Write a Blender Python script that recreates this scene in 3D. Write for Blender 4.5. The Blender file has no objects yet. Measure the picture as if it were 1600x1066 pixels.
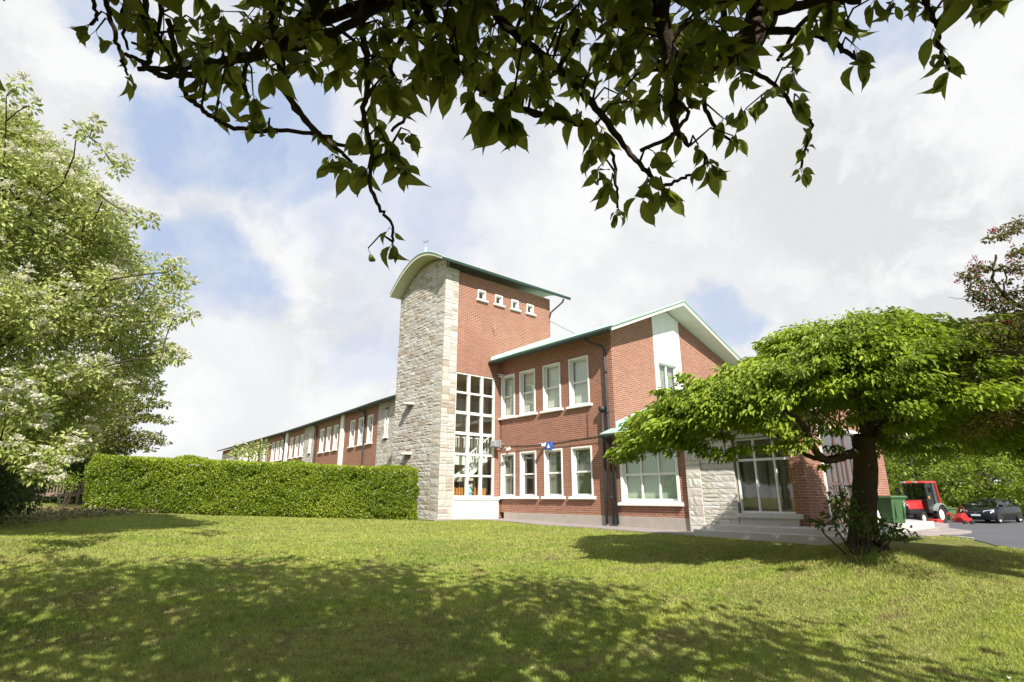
import bpy, math, random
import numpy as np
from mathutils import Vector, Matrix
random.seed(7); rng = np.random.default_rng(7)
R = math.radians
S = bpy.context.scene
col = S.collection

# ------------------------------------------------------------------ camera, light, exposure
CAM = Vector((0, 0, 0.97)); PITCH = 15.78; YAW = 40.4; FPX = 861.0
cam_d = bpy.data.cameras.new('camera'); cam = bpy.data.objects.new('camera', cam_d); col.objects.link(cam)
cam.location = CAM; cam.rotation_euler = (R(90 + PITCH), 0, R(-YAW))
cam_d.sensor_width = 36; cam_d.lens = 36 * FPX / 1600; cam_d.clip_end = 3000; cam_d.clip_start = 0.05
S.camera = cam
SUN = Vector((0.5, 1.04, -1.0)).normalized()
ld = bpy.data.lights.new('sun', 'SUN'); ld.energy = 5.0; ld.angle = R(0.55); ld.color = (1.0, 0.95, 0.86)
lo = bpy.data.objects.new('sun', ld); col.objects.link(lo); lo.rotation_euler = SUN.to_track_quat('-Z', 'Y').to_euler(); lo.location = (-20, -40, 40)
S.view_settings.view_transform = 'Standard'; S.view_settings.look = 'None'; S.view_settings.gamma = 1
S.view_settings.exposure = 0.75
try:
    S.cycles.max_bounces = 8; S.cycles.transparent_max_bounces = 16; S.cycles.use_denoising = True
except Exception: pass

def cray(px, py):
    p = R(PITCH); a = R(YAW)
    Fh = Vector((math.sin(a), math.cos(a), 0)); Rt = Vector((math.cos(a), -math.sin(a), 0)); Z = Vector((0, 0, 1))
    F = Fh * math.cos(p) + Z * math.sin(p); U = -Fh * math.sin(p) + Z * math.cos(p)
    return F + Rt * ((px - 800) / FPX) + U * ((533 - py) / FPX)
def dep(px, py, d): return CAM + cray(px, py) * d
def rd(r, d, z=0.0):            # right / forward offsets from the photographer's spot on the lawn
    a = R(YAW); return Vector((math.cos(a) * r + math.sin(a) * d, -math.sin(a) * r + math.cos(a) * d, z))
def onz(px, py, z):
    d = cray(px, py); return CAM + d * ((z - CAM.z) / d.z)

# ------------------------------------------------------------------ node helpers
class NT:
    def __init__(s, tree): s.t = tree; s.n = tree.nodes; s.l = tree.links
    def node(s, typ, **kw):
        n = s.n.new(typ)
        for k, v in kw.items():
            if k == 'inp':
                for a, b in v.items(): n.inputs[a].default_value = b
            else: setattr(n, k, v)
        return n
    def link(s, a, b): s.l.new(a, b)
    def math(s, op, a, b=None, c=None, clamp=False):
        n = s.n.new('ShaderNodeMath'); n.operation = op; n.use_clamp = clamp
        for i, v in enumerate((a, b, c)):
            if v is None: continue
            if isinstance(v, (int, float)): n.inputs[i].default_value = v
            else: s.l.new(v, n.inputs[i])
        return n.outputs[0]
    def mix(s, f, a, b, mode='MIX'):
        n = s.n.new('ShaderNodeMix'); n.data_type = 'RGBA'; n.blend_type = mode
        for i, v in ((0, f), (6, a), (7, b)):
            if isinstance(v, (int, float)): n.inputs[i].default_value = v
            elif isinstance(v, tuple): n.inputs[i].default_value = (*v, 1) if len(v) == 3 else v
            else: s.l.new(v, n.inputs[i])
        return n.outputs[2]
    def ramp(s, f, stops, interp='LINEAR'):
        n = s.n.new('ShaderNodeValToRGB'); n.color_ramp.interpolation = interp
        e = n.color_ramp.elements
        while len(e) < len(stops): e.new(0.5)
        for i, (p, c) in enumerate(stops):
            e[i].position = p; e[i].color = (c, c, c, 1) if isinstance(c, (int, float)) else (*c, 1)
        s.l.new(f, n.inputs[0]); return n.outputs[0]
    def noise(s, vec, scale, detail=4, rough=0.55, dist=0):
        n = s.n.new('ShaderNodeTexNoise'); n.inputs['Scale'].default_value = scale; n.inputs['Detail'].default_value = detail
        n.inputs['Roughness'].default_value = rough; n.inputs['Distortion'].default_value = dist
        if vec is not None: s.l.new(vec, n.inputs['Vector'])
        return n.outputs['Fac']
    def pos(s): return s.n.new('ShaderNodeNewGeometry').outputs['Position']
    def bump(s, h, strength=0.5, dist=0.02, nrm=None):
        n = s.n.new('ShaderNodeBump'); n.inputs['Strength'].default_value = strength; n.inputs['Distance'].default_value = dist
        s.l.new(h, n.inputs['Height'])
        if nrm is not None: s.l.new(nrm, n.inputs['Normal'])
        return n.outputs[0]

def new_mat(name):
    m = bpy.data.materials.new(name); m.use_nodes = True
    t = NT(m.node_tree); b = t.n['Principled BSDF']; return m, t, b
def setb(t, b, **kw):
    for k, v in kw.items():
        k = {'color': 'Base Color', 'rough': 'Roughness', 'metal': 'Metallic', 'normal': 'Normal', 'spec': 'Specular IOR Level', 'coat': 'Coat Weight'}[k]
        if isinstance(v, tuple): b.inputs[k].default_value = (*v, 1) if len(v) == 3 else v
        elif isinstance(v, (int, float)): b.inputs[k].default_value = v
        else: t.link(v, b.inputs[k])
def plain(name, c, rough=0.6, metal=0.0, var=0.12, scale=6.0, spec=0.4, coat=0, bump=0.0):
    m, t, b = new_mat(name)
    P = t.pos(); f = t.noise(P, scale, 5)
    dark = tuple(x * (1 - var) for x in c); lite = tuple(min(1, x * (1 + var)) for x in c)
    setb(t, b, color=t.mix(f, dark, lite), rough=rough, metal=metal, spec=spec, coat=coat)
    if bump: setb(t, b, normal=t.bump(t.noise(P, scale * 8, 4), bump, 0.01))
    return m
M = {}

def brick_mat(name, bw=0.225, bh=0.075):
    m, t, b = new_mat(name)
    g = t.node('ShaderNodeNewGeometry'); sp = t.node('ShaderNodeSeparateXYZ'); t.link(g.outputs['Position'], sp.inputs[0])
    sn = t.node('ShaderNodeSeparateXYZ'); t.link(g.outputs['True Normal'], sn.inputs[0])
    side = t.math('GREATER_THAN', t.math('ABSOLUTE', sn.outputs[0]), 0.7)
    u = t.math('ADD', t.math('MULTIPLY', side, sp.outputs[1]), t.math('MULTIPLY', t.math('SUBTRACT', 1.0, side), sp.outputs[0]))
    cb = t.node('ShaderNodeCombineXYZ'); t.link(u, cb.inputs[0]); t.link(sp.outputs[2], cb.inputs[1])
    br = t.node('ShaderNodeTexBrick', inp={'Scale': 1.0, 'Mortar Size': 0.009, 'Mortar Smooth': 0.25, 'Bias': 0.0, 'Brick Width': bw, 'Row Height': bh})
    br.inputs['Color1'].default_value = (0.255, 0.082, 0.048, 1); br.inputs['Color2'].default_value = (0.36, 0.140, 0.085, 1); br.inputs['Mortar'].default_value = (0.50, 0.41, 0.34, 1)
    t.link(cb.outputs[0], br.inputs['Vector'])
    big = t.noise(g.outputs['Position'], 0.9, 4); fine = t.noise(g.outputs['Position'], 30, 4)
    c = t.mix(t.ramp(big, [(0.35, 0.0), (0.65, 0.5)]), br.outputs['Color'], (0.30, 0.15, 0.10))
    c = t.mix(0.28, c, t.ramp(fine, [(0.3, 0.35), (0.7, 1.0)]), 'MULTIPLY')
    # rain streaks and grime, long in z
    mp = t.node('ShaderNodeMapping'); mp.inputs['Scale'].default_value = (2.2, 2.2, 0.25); t.link(g.outputs['Position'], mp.inputs[0])
    st = t.ramp(t.noise(mp.outputs[0], 1.5, 5), [(0.5, 0.0), (0.75, 0.3)])
    c = t.mix(st, c, (0.2, 0.12, 0.09))
    h = t.math('SUBTRACT', t.math('MULTIPLY', fine, 0.35), br.outputs['Fac'])
    setb(t, b, color=c, rough=0.85, spec=0.25, normal=t.bump(h, 0.7, 0.008)); return m
M['brick'] = brick_mat('red_brick')

def stone_mat(name, pale=False):
    m, t, b = new_mat(name)
    P = t.pos(); at = t.node('ShaderNodeAttribute'); at.attribute_name = 'tone'
    base = t.ramp(at.outputs['Fac'], [(0.0, (0.35, 0.29, 0.23)), (0.25, (0.44, 0.41, 0.37)), (0.5, (0.50, 0.485, 0.46)), (0.72, (0.48, 0.44, 0.38)), (1.0, (0.54, 0.53, 0.51))])
    if pale: base = t.ramp(at.outputs['Fac'], [(0.0, (0.54, 0.50, 0.44)), (0.5, (0.64, 0.62, 0.58)), (0.75, (0.64, 0.60, 0.53)), (1.0, (0.72, 0.71, 0.69))])
    n1 = t.noise(P, 5, 6, 0.65); n2 = t.noise(P, 34, 5, 0.7)
    c = t.mix(t.ramp(n1, [(0.45, 0.0), (0.75, 0.55)]), base, (0.50, 0.43, 0.34))
    c = t.mix(0.5, c, t.ramp(n2, [(0.28, 0.35), (0.5, 1.0)]), 'MULTIPLY')
    h = t.math('ADD', t.math('MULTIPLY', n1, 0.8), t.math('MULTIPLY', n2, 0.5))
    setb(t, b, color=c, rough=0.9, spec=0.2, normal=t.bump(h, 0.55, 0.012)); return m
M['stone'] = stone_mat('granite_block')
M['palestone'] = stone_mat('pale_cut_stone', True); M['stepstone'] = plain('pale_step_stone', (0.55, 0.52, 0.47), 0.85, var=0.16, scale=3, bump=0.4)
M['mortar'] = plain('lime_mortar', (0.36, 0.32, 0.27), 0.95, bump=0.6, scale=8)
M['white'] = plain('white_paint', (0.80, 0.80, 0.77), 0.45, var=0.04, scale=3)
m_, t_, b_ = new_mat('white_paint_weathered'); P_ = t_.pos(); mp_ = t_.node('ShaderNodeMapping'); mp_.inputs['Scale'].default_value = (9, 9, .8); t_.link(P_, mp_.inputs[0])
c_ = t_.mix(t_.ramp(t_.noise(mp_.outputs[0], 1.4, 5), [(0.45, 0.0), (0.75, 0.5)]), (0.80, 0.80, 0.77), (0.60, 0.585, 0.53)); setb(t_, b_, color=c_, rough=0.5, spec=0.35); M['white'] = m_
M['render_white'] = plain('white_render', (0.80, 0.80, 0.77), 0.8, var=0.05, scale=3, bump=0.3)
M['cream'] = plain('cream_soffit', (0.60, 0.60, 0.50), 0.7, var=0.14, scale=1.8)
M['concrete'] = plain('pale_concrete', (0.36, 0.32, 0.28), 0.9, var=0.2, scale=3, bump=0.5)
M['path'] = plain('path_concrete', (0.28, 0.24, 0.23), 0.92, var=0.22, scale=2.5, bump=0.5)
M['darkpipe'] = plain('dark_iron_paint', (0.035, 0.04, 0.045), 0.45, var=0.3)
M['gutter'] = plain('dark_green_gutter', (0.03, 0.055, 0.045), 0.5, var=0.3)
M['dark'] = plain('dark_plastic', (0.02, 0.02, 0.022), 0.5)
M['rubber'] = plain('tyre_rubber', (0.022, 0.022, 0.022), 0.85, var=0.3, bump=0.4)
M['grey'] = plain('grey_metal', (0.30, 0.31, 0.31), 0.5, 0.3)
M['red'] = plain('red_machine_paint', (0.42, 0.022, 0.018), 0.42, var=0.35, scale=5, coat=0.2)
M['orange'] = plain('orange_wood', (0.58, 0.23, 0.055), 0.6, var=0.3, scale=12)
M['oak'] = plain('ochre_wood', (0.50, 0.26, 0.05), 0.5, var=0.2, scale=3)
M['blue'] = plain('blue_plastic', (0.025, 0.10, 0.42), 0.4)
M['robe'] = plain('pale_blue_glaze', (0.20, 0.47, 0.58), 0.4)
M['binwood'] = plain('green_bin_plastic', (0.06, 0.135, 0.055), 0.55, var=0.16, scale=4)
M['bark'] = None
M['timber'] = plain('weathered_timber', (0.20, 0.14, 0.11), 0.85, var=0.3, scale=14, bump=0.5)
M['brownframe'] = plain('brown_door_paint', (0.13, 0.075, 0.06), 0.5, var=0.15)
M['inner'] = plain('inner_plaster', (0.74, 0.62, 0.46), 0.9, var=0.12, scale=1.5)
M['innerdark'] = plain('dim_room_plaster', (0.18, 0.15, 0.12), 0.9, var=0.2, scale=1.5)  # dimness of the rooms put into the plaster colour
M['carpaint'] = plain('black_car_paint', (0.008, 0.009, 0.012), 0.22, 0.0, var=0.1, coat=0.15, spec=0.3)
M['chrome'] = plain('chrome_trim', (0.65, 0.65, 0.67), 0.15, 1.0, var=0.05)
M['lamp'] = plain('headlamp_lens', (0.75, 0.78, 0.8), 0.08, 0.6, var=0.1)
M['rim'] = plain('cream_wheel_rim', (0.70, 0.66, 0.56), 0.45, var=0.1)
M['plate'] = plain('plate_white', (0.75, 0.76, 0.78), 0.4, var=0.03)

def copper_mat():
    m, t, b = new_mat('verdigris_copper')
    P = t.pos(); sp = t.node('ShaderNodeSeparateXYZ'); t.link(P, sp.inputs[0])
    seam = t.math('LESS_THAN', t.math('ABSOLUTE', t.math('SUBTRACT', t.math('FRACT', t.math('MULTIPLY', sp.outputs[1], 1.7)), 0.5)), 0.04)
    n1 = t.noise(P, 2.2, 6, 0.6); mp = t.node('ShaderNodeMapping'); mp.inputs['Scale'].default_value = (0.4, 5, 2); t.link(P, mp.inputs[0])
    n2 = t.noise(mp.outputs[0], 2.0, 5)
    c = t.mix(n1, (0.28, 0.46, 0.38), (0.44, 0.60, 0.51))
    c = t.mix(t.ramp(n2, [(0.45, 0.0), (0.8, 0.5)]), c, (0.26, 0.42, 0.34))
    setb(t, b, color=c, rough=0.7, spec=0.3, normal=t.bump(seam, 0.6, 0.02)); return m
M['copper'] = copper_mat()

def glass_mat(name, tint=(0.94, 0.97, 0.95), rough=0.01, ior=0.075):
    m = bpy.data.materials.new(name); m.use_nodes = True; t = NT(m.node_tree); t.n.clear()
    out = t.node('ShaderNodeOutputMaterial'); mx = t.node('ShaderNodeMixShader'); tr = t.node('ShaderNodeBsdfTransparent'); gl = t.node('ShaderNodeBsdfGlossy')
    tr.inputs[0].default_value = (*tint, 1); gl.inputs['Roughness'].default_value = rough
    lw = t.node('ShaderNodeLayerWeight'); lw.inputs[0].default_value = 0.5
    nb = t.noise(t.pos(), 1.2, 2); t.link(t.bump(nb, 0.15, 0.01), gl.inputs['Normal'])
    t.link(t.math('MULTIPLY_ADD', t.math('POWER', lw.outputs['Facing'], 4.0), 0.85, ior), mx.inputs[0]); t.link(tr.outputs[0], mx.inputs[1]); t.link(gl.outputs[0], mx.inputs[2]); t.link(mx.outputs[0], out.inputs[0]); return m
M['glass'] = glass_mat('window_glass')
M['cabglass'] = glass_mat('tinted_glass', (0.52, 0.62, 0.56), 0.02, 0.05)

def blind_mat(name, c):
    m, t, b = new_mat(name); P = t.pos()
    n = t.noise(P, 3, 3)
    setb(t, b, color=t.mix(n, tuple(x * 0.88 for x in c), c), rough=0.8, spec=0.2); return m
M['blind'] = blind_mat('pale_blind_fabric', (0.80, 0.79, 0.70)); M['blind_dark'] = blind_mat('shaded_blind_fabric', (0.22, 0.23, 0.17)); M['blind_green'] = blind_mat('green_blind_fabric', (0.60, 0.70, 0.52))  # lower-storey blinds: same fabric, dimmer light put into its colour

def bark_mat(name, a, bcol, moss=0.0):
    m, t, b = new_mat(name); P = t.pos(); mp = t.node('ShaderNodeMapping'); mp.inputs['Scale'].default_value = (1, 1, 0.3); t.link(P, mp.inputs[0])
    n = t.noise(mp.outputs[0], 14, 6, 0.7, 1.0); n2 = t.noise(P, 3, 4)
    c = t.mix(n, a, bcol)
    if moss: c = t.mix(t.ramp(n2, [(0.5, 0.0), (0.7, moss)]), c, (0.05, 0.07, 0.02))
    setb(t, b, color=c, rough=0.95, spec=0.15, normal=t.bump(n, 1.0, 0.03)); return m
M['bark'] = bark_mat('dark_bark', (0.028, 0.020, 0.015), (0.10, 0.072, 0.055), 0.5)
M['twig'] = bark_mat('twig_bark', (0.03, 0.022, 0.02), (0.09, 0.06, 0.05), 0.2)

def leaf_mat(name, lo_, hi_, trans=(0.25, 0.38, 0.05), tw=0.4, rough=0.45, spec=0.35):
    """lo_/hi_: the leaf's own colour range, picked per leaf by the attribute tone"""
    m = bpy.data.materials.new(name); m.use_nodes = True; t = NT(m.node_tree); b = t.n['Principled BSDF']; out = t.n['Material Output']
    at = t.node('ShaderNodeAttribute'); at.attribute_name = 'tone'
    c = t.mix(at.outputs['Fac'], lo_, hi_)
    c = t.mix(0.3, c, t.ramp(t.noise(t.pos(), 40, 3), [(0.3, 0.55), (0.7, 1.0)]), 'MULTIPLY')
    setb(t, b, color=c, rough=rough, spec=spec)
    tl = t.node('ShaderNodeBsdfTranslucent'); t.link(t.mix(0.65, c, trans), tl.inputs[0])
    mx = t.node('ShaderNodeMixShader'); mx.inputs[0].default_value = tw
    t.link(b.outputs[0], mx.inputs[1]); t.link(tl.outputs[0], mx.inputs[2]); t.link(mx.outputs[0], out.inputs[0]); return m
M['leaf_cherry'] = leaf_mat('cherry_leaf', (0.075, 0.10, 0.022), (0.19, 0.23, 0.05), (0.36, 0.40, 0.04), 0.5, 0.4)
M['leaf_maple'] = leaf_mat('bright_tree_leaf', (0.08, 0.15, 0.012), (0.40, 0.50, 0.045), (0.36, 0.46, 0.03), 0.38)
M['leaf_white'] = leaf_mat('pale_tree_leaf', (0.20, 0.27, 0.045), (0.62, 0.66, 0.27), (0.50, 0.56, 0.12), 0.38)
M['blossom'] = leaf_mat('white_blossom', (0.58, 0.56, 0.42), (0.82, 0.80, 0.68), (0.8, 0.8, 0.6), 0.35, 0.7)
M['redblossom'] = leaf_mat('red_blossom', (0.20, 0.04, 0.045), (0.38, 0.11, 0.11), (0.5, 0.05, 0.05), 0.3, 0.7)
M['leaf_haw'] = leaf_mat('hawthorn_leaf', (0.06, 0.08, 0.02), (0.22, 0.20, 0.06), (0.32, 0.28, 0.06), 0.38)
M['leaf_hedge'] = leaf_mat('hedge_leaf', (0.10, 0.15, 0.010), (0.36, 0.45, 0.035), (0.36, 0.45, 0.03), 0.3, 0.35, 0.45)
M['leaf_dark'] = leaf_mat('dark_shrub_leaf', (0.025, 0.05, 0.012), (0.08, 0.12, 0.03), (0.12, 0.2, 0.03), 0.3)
M['leaf_shoot'] = leaf_mat('shoot_leaf', (0.04, 0.08, 0.015), (0.13, 0.20, 0.04), (0.2, 0.3, 0.04), 0.35)
M['leaf_olive'] = leaf_mat('olive_leaf', (0.07, 0.10, 0.02), (0.24, 0.25, 0.06), (0.3, 0.32, 0.06), 0.35)
M['leaf_far'] = leaf_mat('far_tree_leaf', (0.07, 0.12, 0.015), (0.33, 0.42, 0.05), (0.34, 0.45, 0.04), 0.4)
M['leaf_dry'] = leaf_mat('dry_ground_leaf', (0.12, 0.09, 0.05), (0.32, 0.28, 0.14), (0.3, 0.25, 0.1), 0.2)
M['hedge_core'] = plain('hedge_inner_twigs', (0.035, 0.04, 0.018), 0.95, var=0.4, scale=20, bump=1.0)

def lawn_colour(t, P):
    a = t.noise(P, 0.35, 4, 0.6); b_ = t.noise(P, 1.7, 5, 0.65, 0.6); c_ = t.noise(P, 7, 5, 0.75); d_ = t.noise(P, 3.2, 4, 0.6, 1.0)
    mp = t.node('ShaderNodeMapping'); mp.inputs['Rotation'].default_value = (0, 0, R(-24)); mp.inputs['Scale'].default_value = (0.12, 1.2, 1); t.link(P, mp.inputs[0])
    st = t.noise(mp.outputs[0], 1.3, 3)
    col1 = t.mix(t.ramp(a, [(0.35, 0.0), (0.65, 1.0)]), (0.25, 0.36, 0.045), (0.44, 0.51, 0.085))
    col1 = t.mix(t.ramp(st, [(0.45, 0.0), (0.56, 0.6)]), col1, (0.45, 0.46, 0.15))
    col1 = t.mix(t.ramp(b_, [(0.50, 0.0), (0.66, 0.6)]), col1, (0.15, 0.25, 0.03))
    col1 = t.mix(t.ramp(b_, [(0.34, 0.75), (0.45, 0.0)]), col1, (0.30, 0.23, 0.12))
    col1 = t.mix(t.ramp(d_, [(0.56, 0.0), (0.68, 0.55)]), col1, (0.50, 0.50, 0.19))
    return t.mix(0.6, col1, t.ramp(c_, [(0.36, 0.35), (0.58, 1.0)]), 'MULTIPLY')
def ground_mat():
    m, t, b = new_mat('lawn_ground'); P = t.pos()
    c = lawn_colour(t, P); c = t.mix(0.55, c, (0.085, 0.07, 0.03))
    setb(t, b, color=c, rough=0.95, spec=0.1, normal=t.bump(t.noise(P, 45, 5, 0.7), 1.0, 0.05)); return m
def grass_mat():
    m = bpy.data.materials.new('grass_blade'); m.use_nodes = True; t = NT(m.node_tree); b = t.n['Principled BSDF']; out = t.n['Material Output']
    at = t.node('ShaderNodeAttribute'); at.attribute_name = 'tone'
    c = t.mix(t.math('MULTIPLY', at.outputs['Fac'], 0.55), lawn_colour(t, t.pos()), (0.60, 0.60, 0.20))
    setb(t, b, color=c, rough=0.6, spec=0.2)
    tl = t.node('ShaderNodeBsdfTranslucent'); t.link(c, tl.inputs[0]); mx = t.node('ShaderNodeMixShader'); mx.inputs[0].default_value = 0.4
    t.link(b.outputs[0], mx.inputs[1]); t.link(tl.outputs[0], mx.inputs[2]); t.link(mx.outputs[0], out.inputs[0]); return m
M['ground'] = ground_mat(); M['grass'] = grass_mat()
def asphalt_mat():
    m, t, b = new_mat('asphalt'); P = t.pos(); n = t.noise(P, 60, 4, 0.8); n2 = t.noise(P, 0.7, 4)
    c = t.mix(n, (0.05, 0.052, 0.058), (0.14, 0.14, 0.15)); c = t.mix(t.ramp(n2, [(0.4, 0), (0.7, 0.4)]), c, (0.15, 0.15, 0.155))
    setb(t, b, color=c, rough=0.9, spec=0.2, normal=t.bump(n, 0.7, 0.01)); return m
M['asphalt'] = asphalt_mat()

# ------------------------------------------------------------------ world: sky with broken cloud
w = bpy.data.worlds.new('World'); S.world = w; w.use_nodes = True
t = NT(w.node_tree); t.n.clear()
out = t.node('ShaderNodeOutputWorld'); bg = t.node('ShaderNodeBackground'); t.link(bg.outputs[0], out.inputs[0]); bg.inputs[1].default_value = 0.1
sky = t.node('ShaderNodeTexSky'); sky.sky_type = 'NISHITA'; sky.sun_disc = False; sky.sun_elevation = math.asin(-SUN.z)
sky.sun_rotation = math.atan2(-SUN.x, -SUN.y); sky.air_density = 1.0; sky.dust_density = 1.5
tc = t.node('ShaderNodeTexCoord').outputs['Generated']
nv = t.node('ShaderNodeTexNoise'); nv.inputs['Scale'].default_value = 3.4; nv.inputs['Detail'].default_value = 8; nv.inputs['Roughness'].default_value = 0.58; t.link(tc, nv.inputs['Vector'])
off = t.node('ShaderNodeVectorMath'); off.operation = 'MULTIPLY_ADD'; t.link(nv.outputs['Color'], off.inputs[0]); off.inputs[1].default_value = (0.36,) * 3
sub = t.node('ShaderNodeVectorMath'); sub.operation = 'SUBTRACT'; t.link(tc, sub.inputs[0]); sub.inputs[1].default_value = (0.18,) * 3
t.link(sub.outputs[0], off.inputs[2]); warped = off.outputs[0]
gap = None      # gaps between the clouds: bearing (photo-independent unit directions) and size
for (px, py, rad, st) in [(325, 195, 0.125, 1.0), (440, 215, 0.11, .85), (325, 425, 0.105, .95), (395, 458, 0.07, .6), (560, 300, 0.13, .45), (690, 340, .12, .55), (620, 545, .10, .4), (1110, 462, .065, .7),
                          (1090, 20, .12, .8), (1350, 10, .08, .7), (150, 5, .06, .7), (900, 60, .1, .4), (760, 210, .13, .35), (2100, 200, .2, .6), (700, -500, .5, .9), (1500, -700, .4, .8), (560, 440, .07, .35), ('d', (0.05, 0.05, 1), .75, .85), ('d', (-.6, -.7, .35), .95, .8), ('d', (-.9, .1, .6), .55, .6), ('d', (.5, -.8, .5), .6, .7)]:  # gaps overhead and behind are unseen, added to weaken the sky's fill light
    d = Vector(py).normalized() if px == 'd' else cray(px, py).normalized()
    ds = t.node('ShaderNodeVectorMath'); ds.operation = 'DISTANCE'; t.link(warped, ds.inputs[0]); ds.inputs[1].default_value = d
    mr = t.node('ShaderNodeMapRange'); mr.interpolation_type = 'SMOOTHSTEP'; t.link(ds.outputs['Value'], mr.inputs[0])
    mr.inputs[1].default_value = rad * 1.12; mr.inputs[2].default_value = rad * 0.55; mr.inputs[3].default_value = 0; mr.inputs[4].default_value = st
    gap = mr.outputs[0] if gap is None else t.math('MAXIMUM', gap, mr.outputs[0])
wisps = t.ramp(t.noise(tc, 5.5, 7, 0.6, 0.4), [(0.35, 0.45), (0.55, 1.0)])
gap = t.math('MULTIPLY', gap, wisps)
n1 = t.noise(tc, 2.3, 7, 0.55, 0.6); n2 = t.noise(warped, 5.5, 8, 0.6)
cl = t.mix(t.ramp(n1, [(0.38, 0.0), (0.62, 1.0)]), (5.45, 5.48, 5.54), (4.65, 4.68, 4.78))
cl = t.mix(t.ramp(n2, [(0.46, 0.0), (0.60, 0.8)]), cl, (5.95, 5.95, 5.95))
cl = t.mix(0.0, cl, (8, 8, 8))
blue = t.mix(0.88, sky.outputs[0], (3.1, 3.75, 5.1))
t.link(t.mix(gap, cl, blue), bg.inputs[0])

# ------------------------------------------------------------------ mesh helpers
class MB:
    def __init__(s): s.v = []; s.f = []; s.mi = []; s.tone = []; s.cur = 0; s.t = 0.5
    def add(s, vs, fs):
        o = len(s.v); s.v += [tuple(x) for x in vs]; s.tone += [s.t] * len(vs)
        for f in fs: s.f.append([o + i for i in f]); s.mi.append(s.cur)
        return o
    def box(s, x0, x1, y0, y1, z0, z1, mat=None, m=0):
        vs = [(x, y, z) for z in (z0, z1) for x, y in ((x0, y0), (x1, y0), (x1, y1), (x0, y1))]
        if mat is not None: vs = [mat @ Vector(v) for v in vs]
        c = s.cur; s.cur = m; s.add(vs, [(3, 2, 1, 0), (4, 5, 6, 7), (0, 1, 5, 4), (1, 2, 6, 5), (2, 3, 7, 6), (3, 0, 4, 7)]); s.cur = c
    def prism(s, poly, d, axis='z', base=0.0, m=0):
        """extrude a 2D polygon along an axis from base to base+d"""
        def P(a, b, h): return {'z': (a, b, h), 'y': (a, h, b), 'x': (h, a, b)}[axis]
        n = len(poly); vs = [P(a, b, base) for a, b in poly] + [P(a, b, base + d) for a, b in poly]
        c = s.cur; s.cur = m
        s.add(vs, [list(range(n))[::-1], list(range(n, 2 * n))] + [(i, (i + 1) % n, n + (i + 1) % n, n + i) for i in range(n)]); s.cur = c
    def tube(s, pts, rad, n=8, caps=True, m=0):
        pts = [Vector(p) for p in pts]
        if isinstance(rad, (int, float)): rad = [rad] * len(pts)
        vs = []; up = Vector((0.13, 0.21, 0.97)); prev = None
        for i, p in enumerate(pts):
            d = (pts[min(i + 1, len(pts) - 1)] - pts[max(i - 1, 0)])
            d = d.normalized() if d.length > 1e-9 else Vector((0, 0, 1))
            if prev is None:
                a = d.orthogonal().normalized()
            else:
                a = prev - d * prev.dot(d); a = a.normalized() if a.length > 1e-6 else d.orthogonal().normalized()
            prev = a; b = d.cross(a)
            for k in range(n):
                an = 2 * math.pi * k / n; vs.append(p + (a * math.cos(an) + b * math.sin(an)) * rad[i])
        fs = [(i * n + k, i * n + (k + 1) % n, (i + 1) * n + (k + 1) % n, (i + 1) * n + k) for i in range(len(pts) - 1) for k in range(n)]
        if caps: fs += [tuple(range(n))[::-1], tuple((len(pts) - 1) * n + k for k in range(n))]
        c = s.cur; s.cur = m; s.add(vs, fs); s.cur = c
    def lathe(s, prof, n=20, mat=None, m=0, caps=True):
        vs = [];
        for r, z in prof:
            for k in range(n):
                a = 2 * math.pi * k / n; v = Vector((r * math.cos(a), r * math.sin(a), z)); vs.append(mat @ v if mat is not None else v)
        fs = [(i * n + k, i * n + (k + 1) % n, (i + 1) * n + (k + 1) % n, (i + 1) * n + k) for i in range(len(prof) - 1) for k in range(n)]
        if caps: fs += [tuple(range(n))[::-1], tuple((len(prof) - 1) * n + k for k in range(n))]
        c = s.cur; s.cur = m; s.add(vs, fs); s.cur = c
    def build(s, name, mats, parent=None, loc=None, rz=None, smooth=False, bevel=0, tone=False, sub=0, weld=False):
        me = bpy.data.meshes.new(name); me.from_pydata(s.v, [], s.f)
        if not isinstance(mats, (list, tuple)): mats = [mats]
        for m_ in mats: me.materials.append(m_)
        me.polygons.foreach_set('material_index', s.mi)
        if smooth: me.polygons.foreach_set('use_smooth', [True] * len(s.f))
        if tone:
            a = me.attributes.new('tone', 'FLOAT', 'POINT'); a.data.foreach_set('value', s.tone)
        me.update(); o = bpy.data.objects.new(name, me); col.objects.link(o)
        if parent: o.parent = parent
        if loc is not None: o.location = loc
        if rz is not None: o.rotation_euler = (0, 0, rz)
        if bevel:
            b = o.modifiers.new('bevel', 'BEVEL'); b.width = bevel; b.segments = 2; b.limit_method = 'ANGLE'; b.angle_limit = R(40)
        if sub:
            q = o.modifiers.new('sub', 'SUBSURF'); q.levels = sub; q.render_levels = sub
        return o
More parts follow.
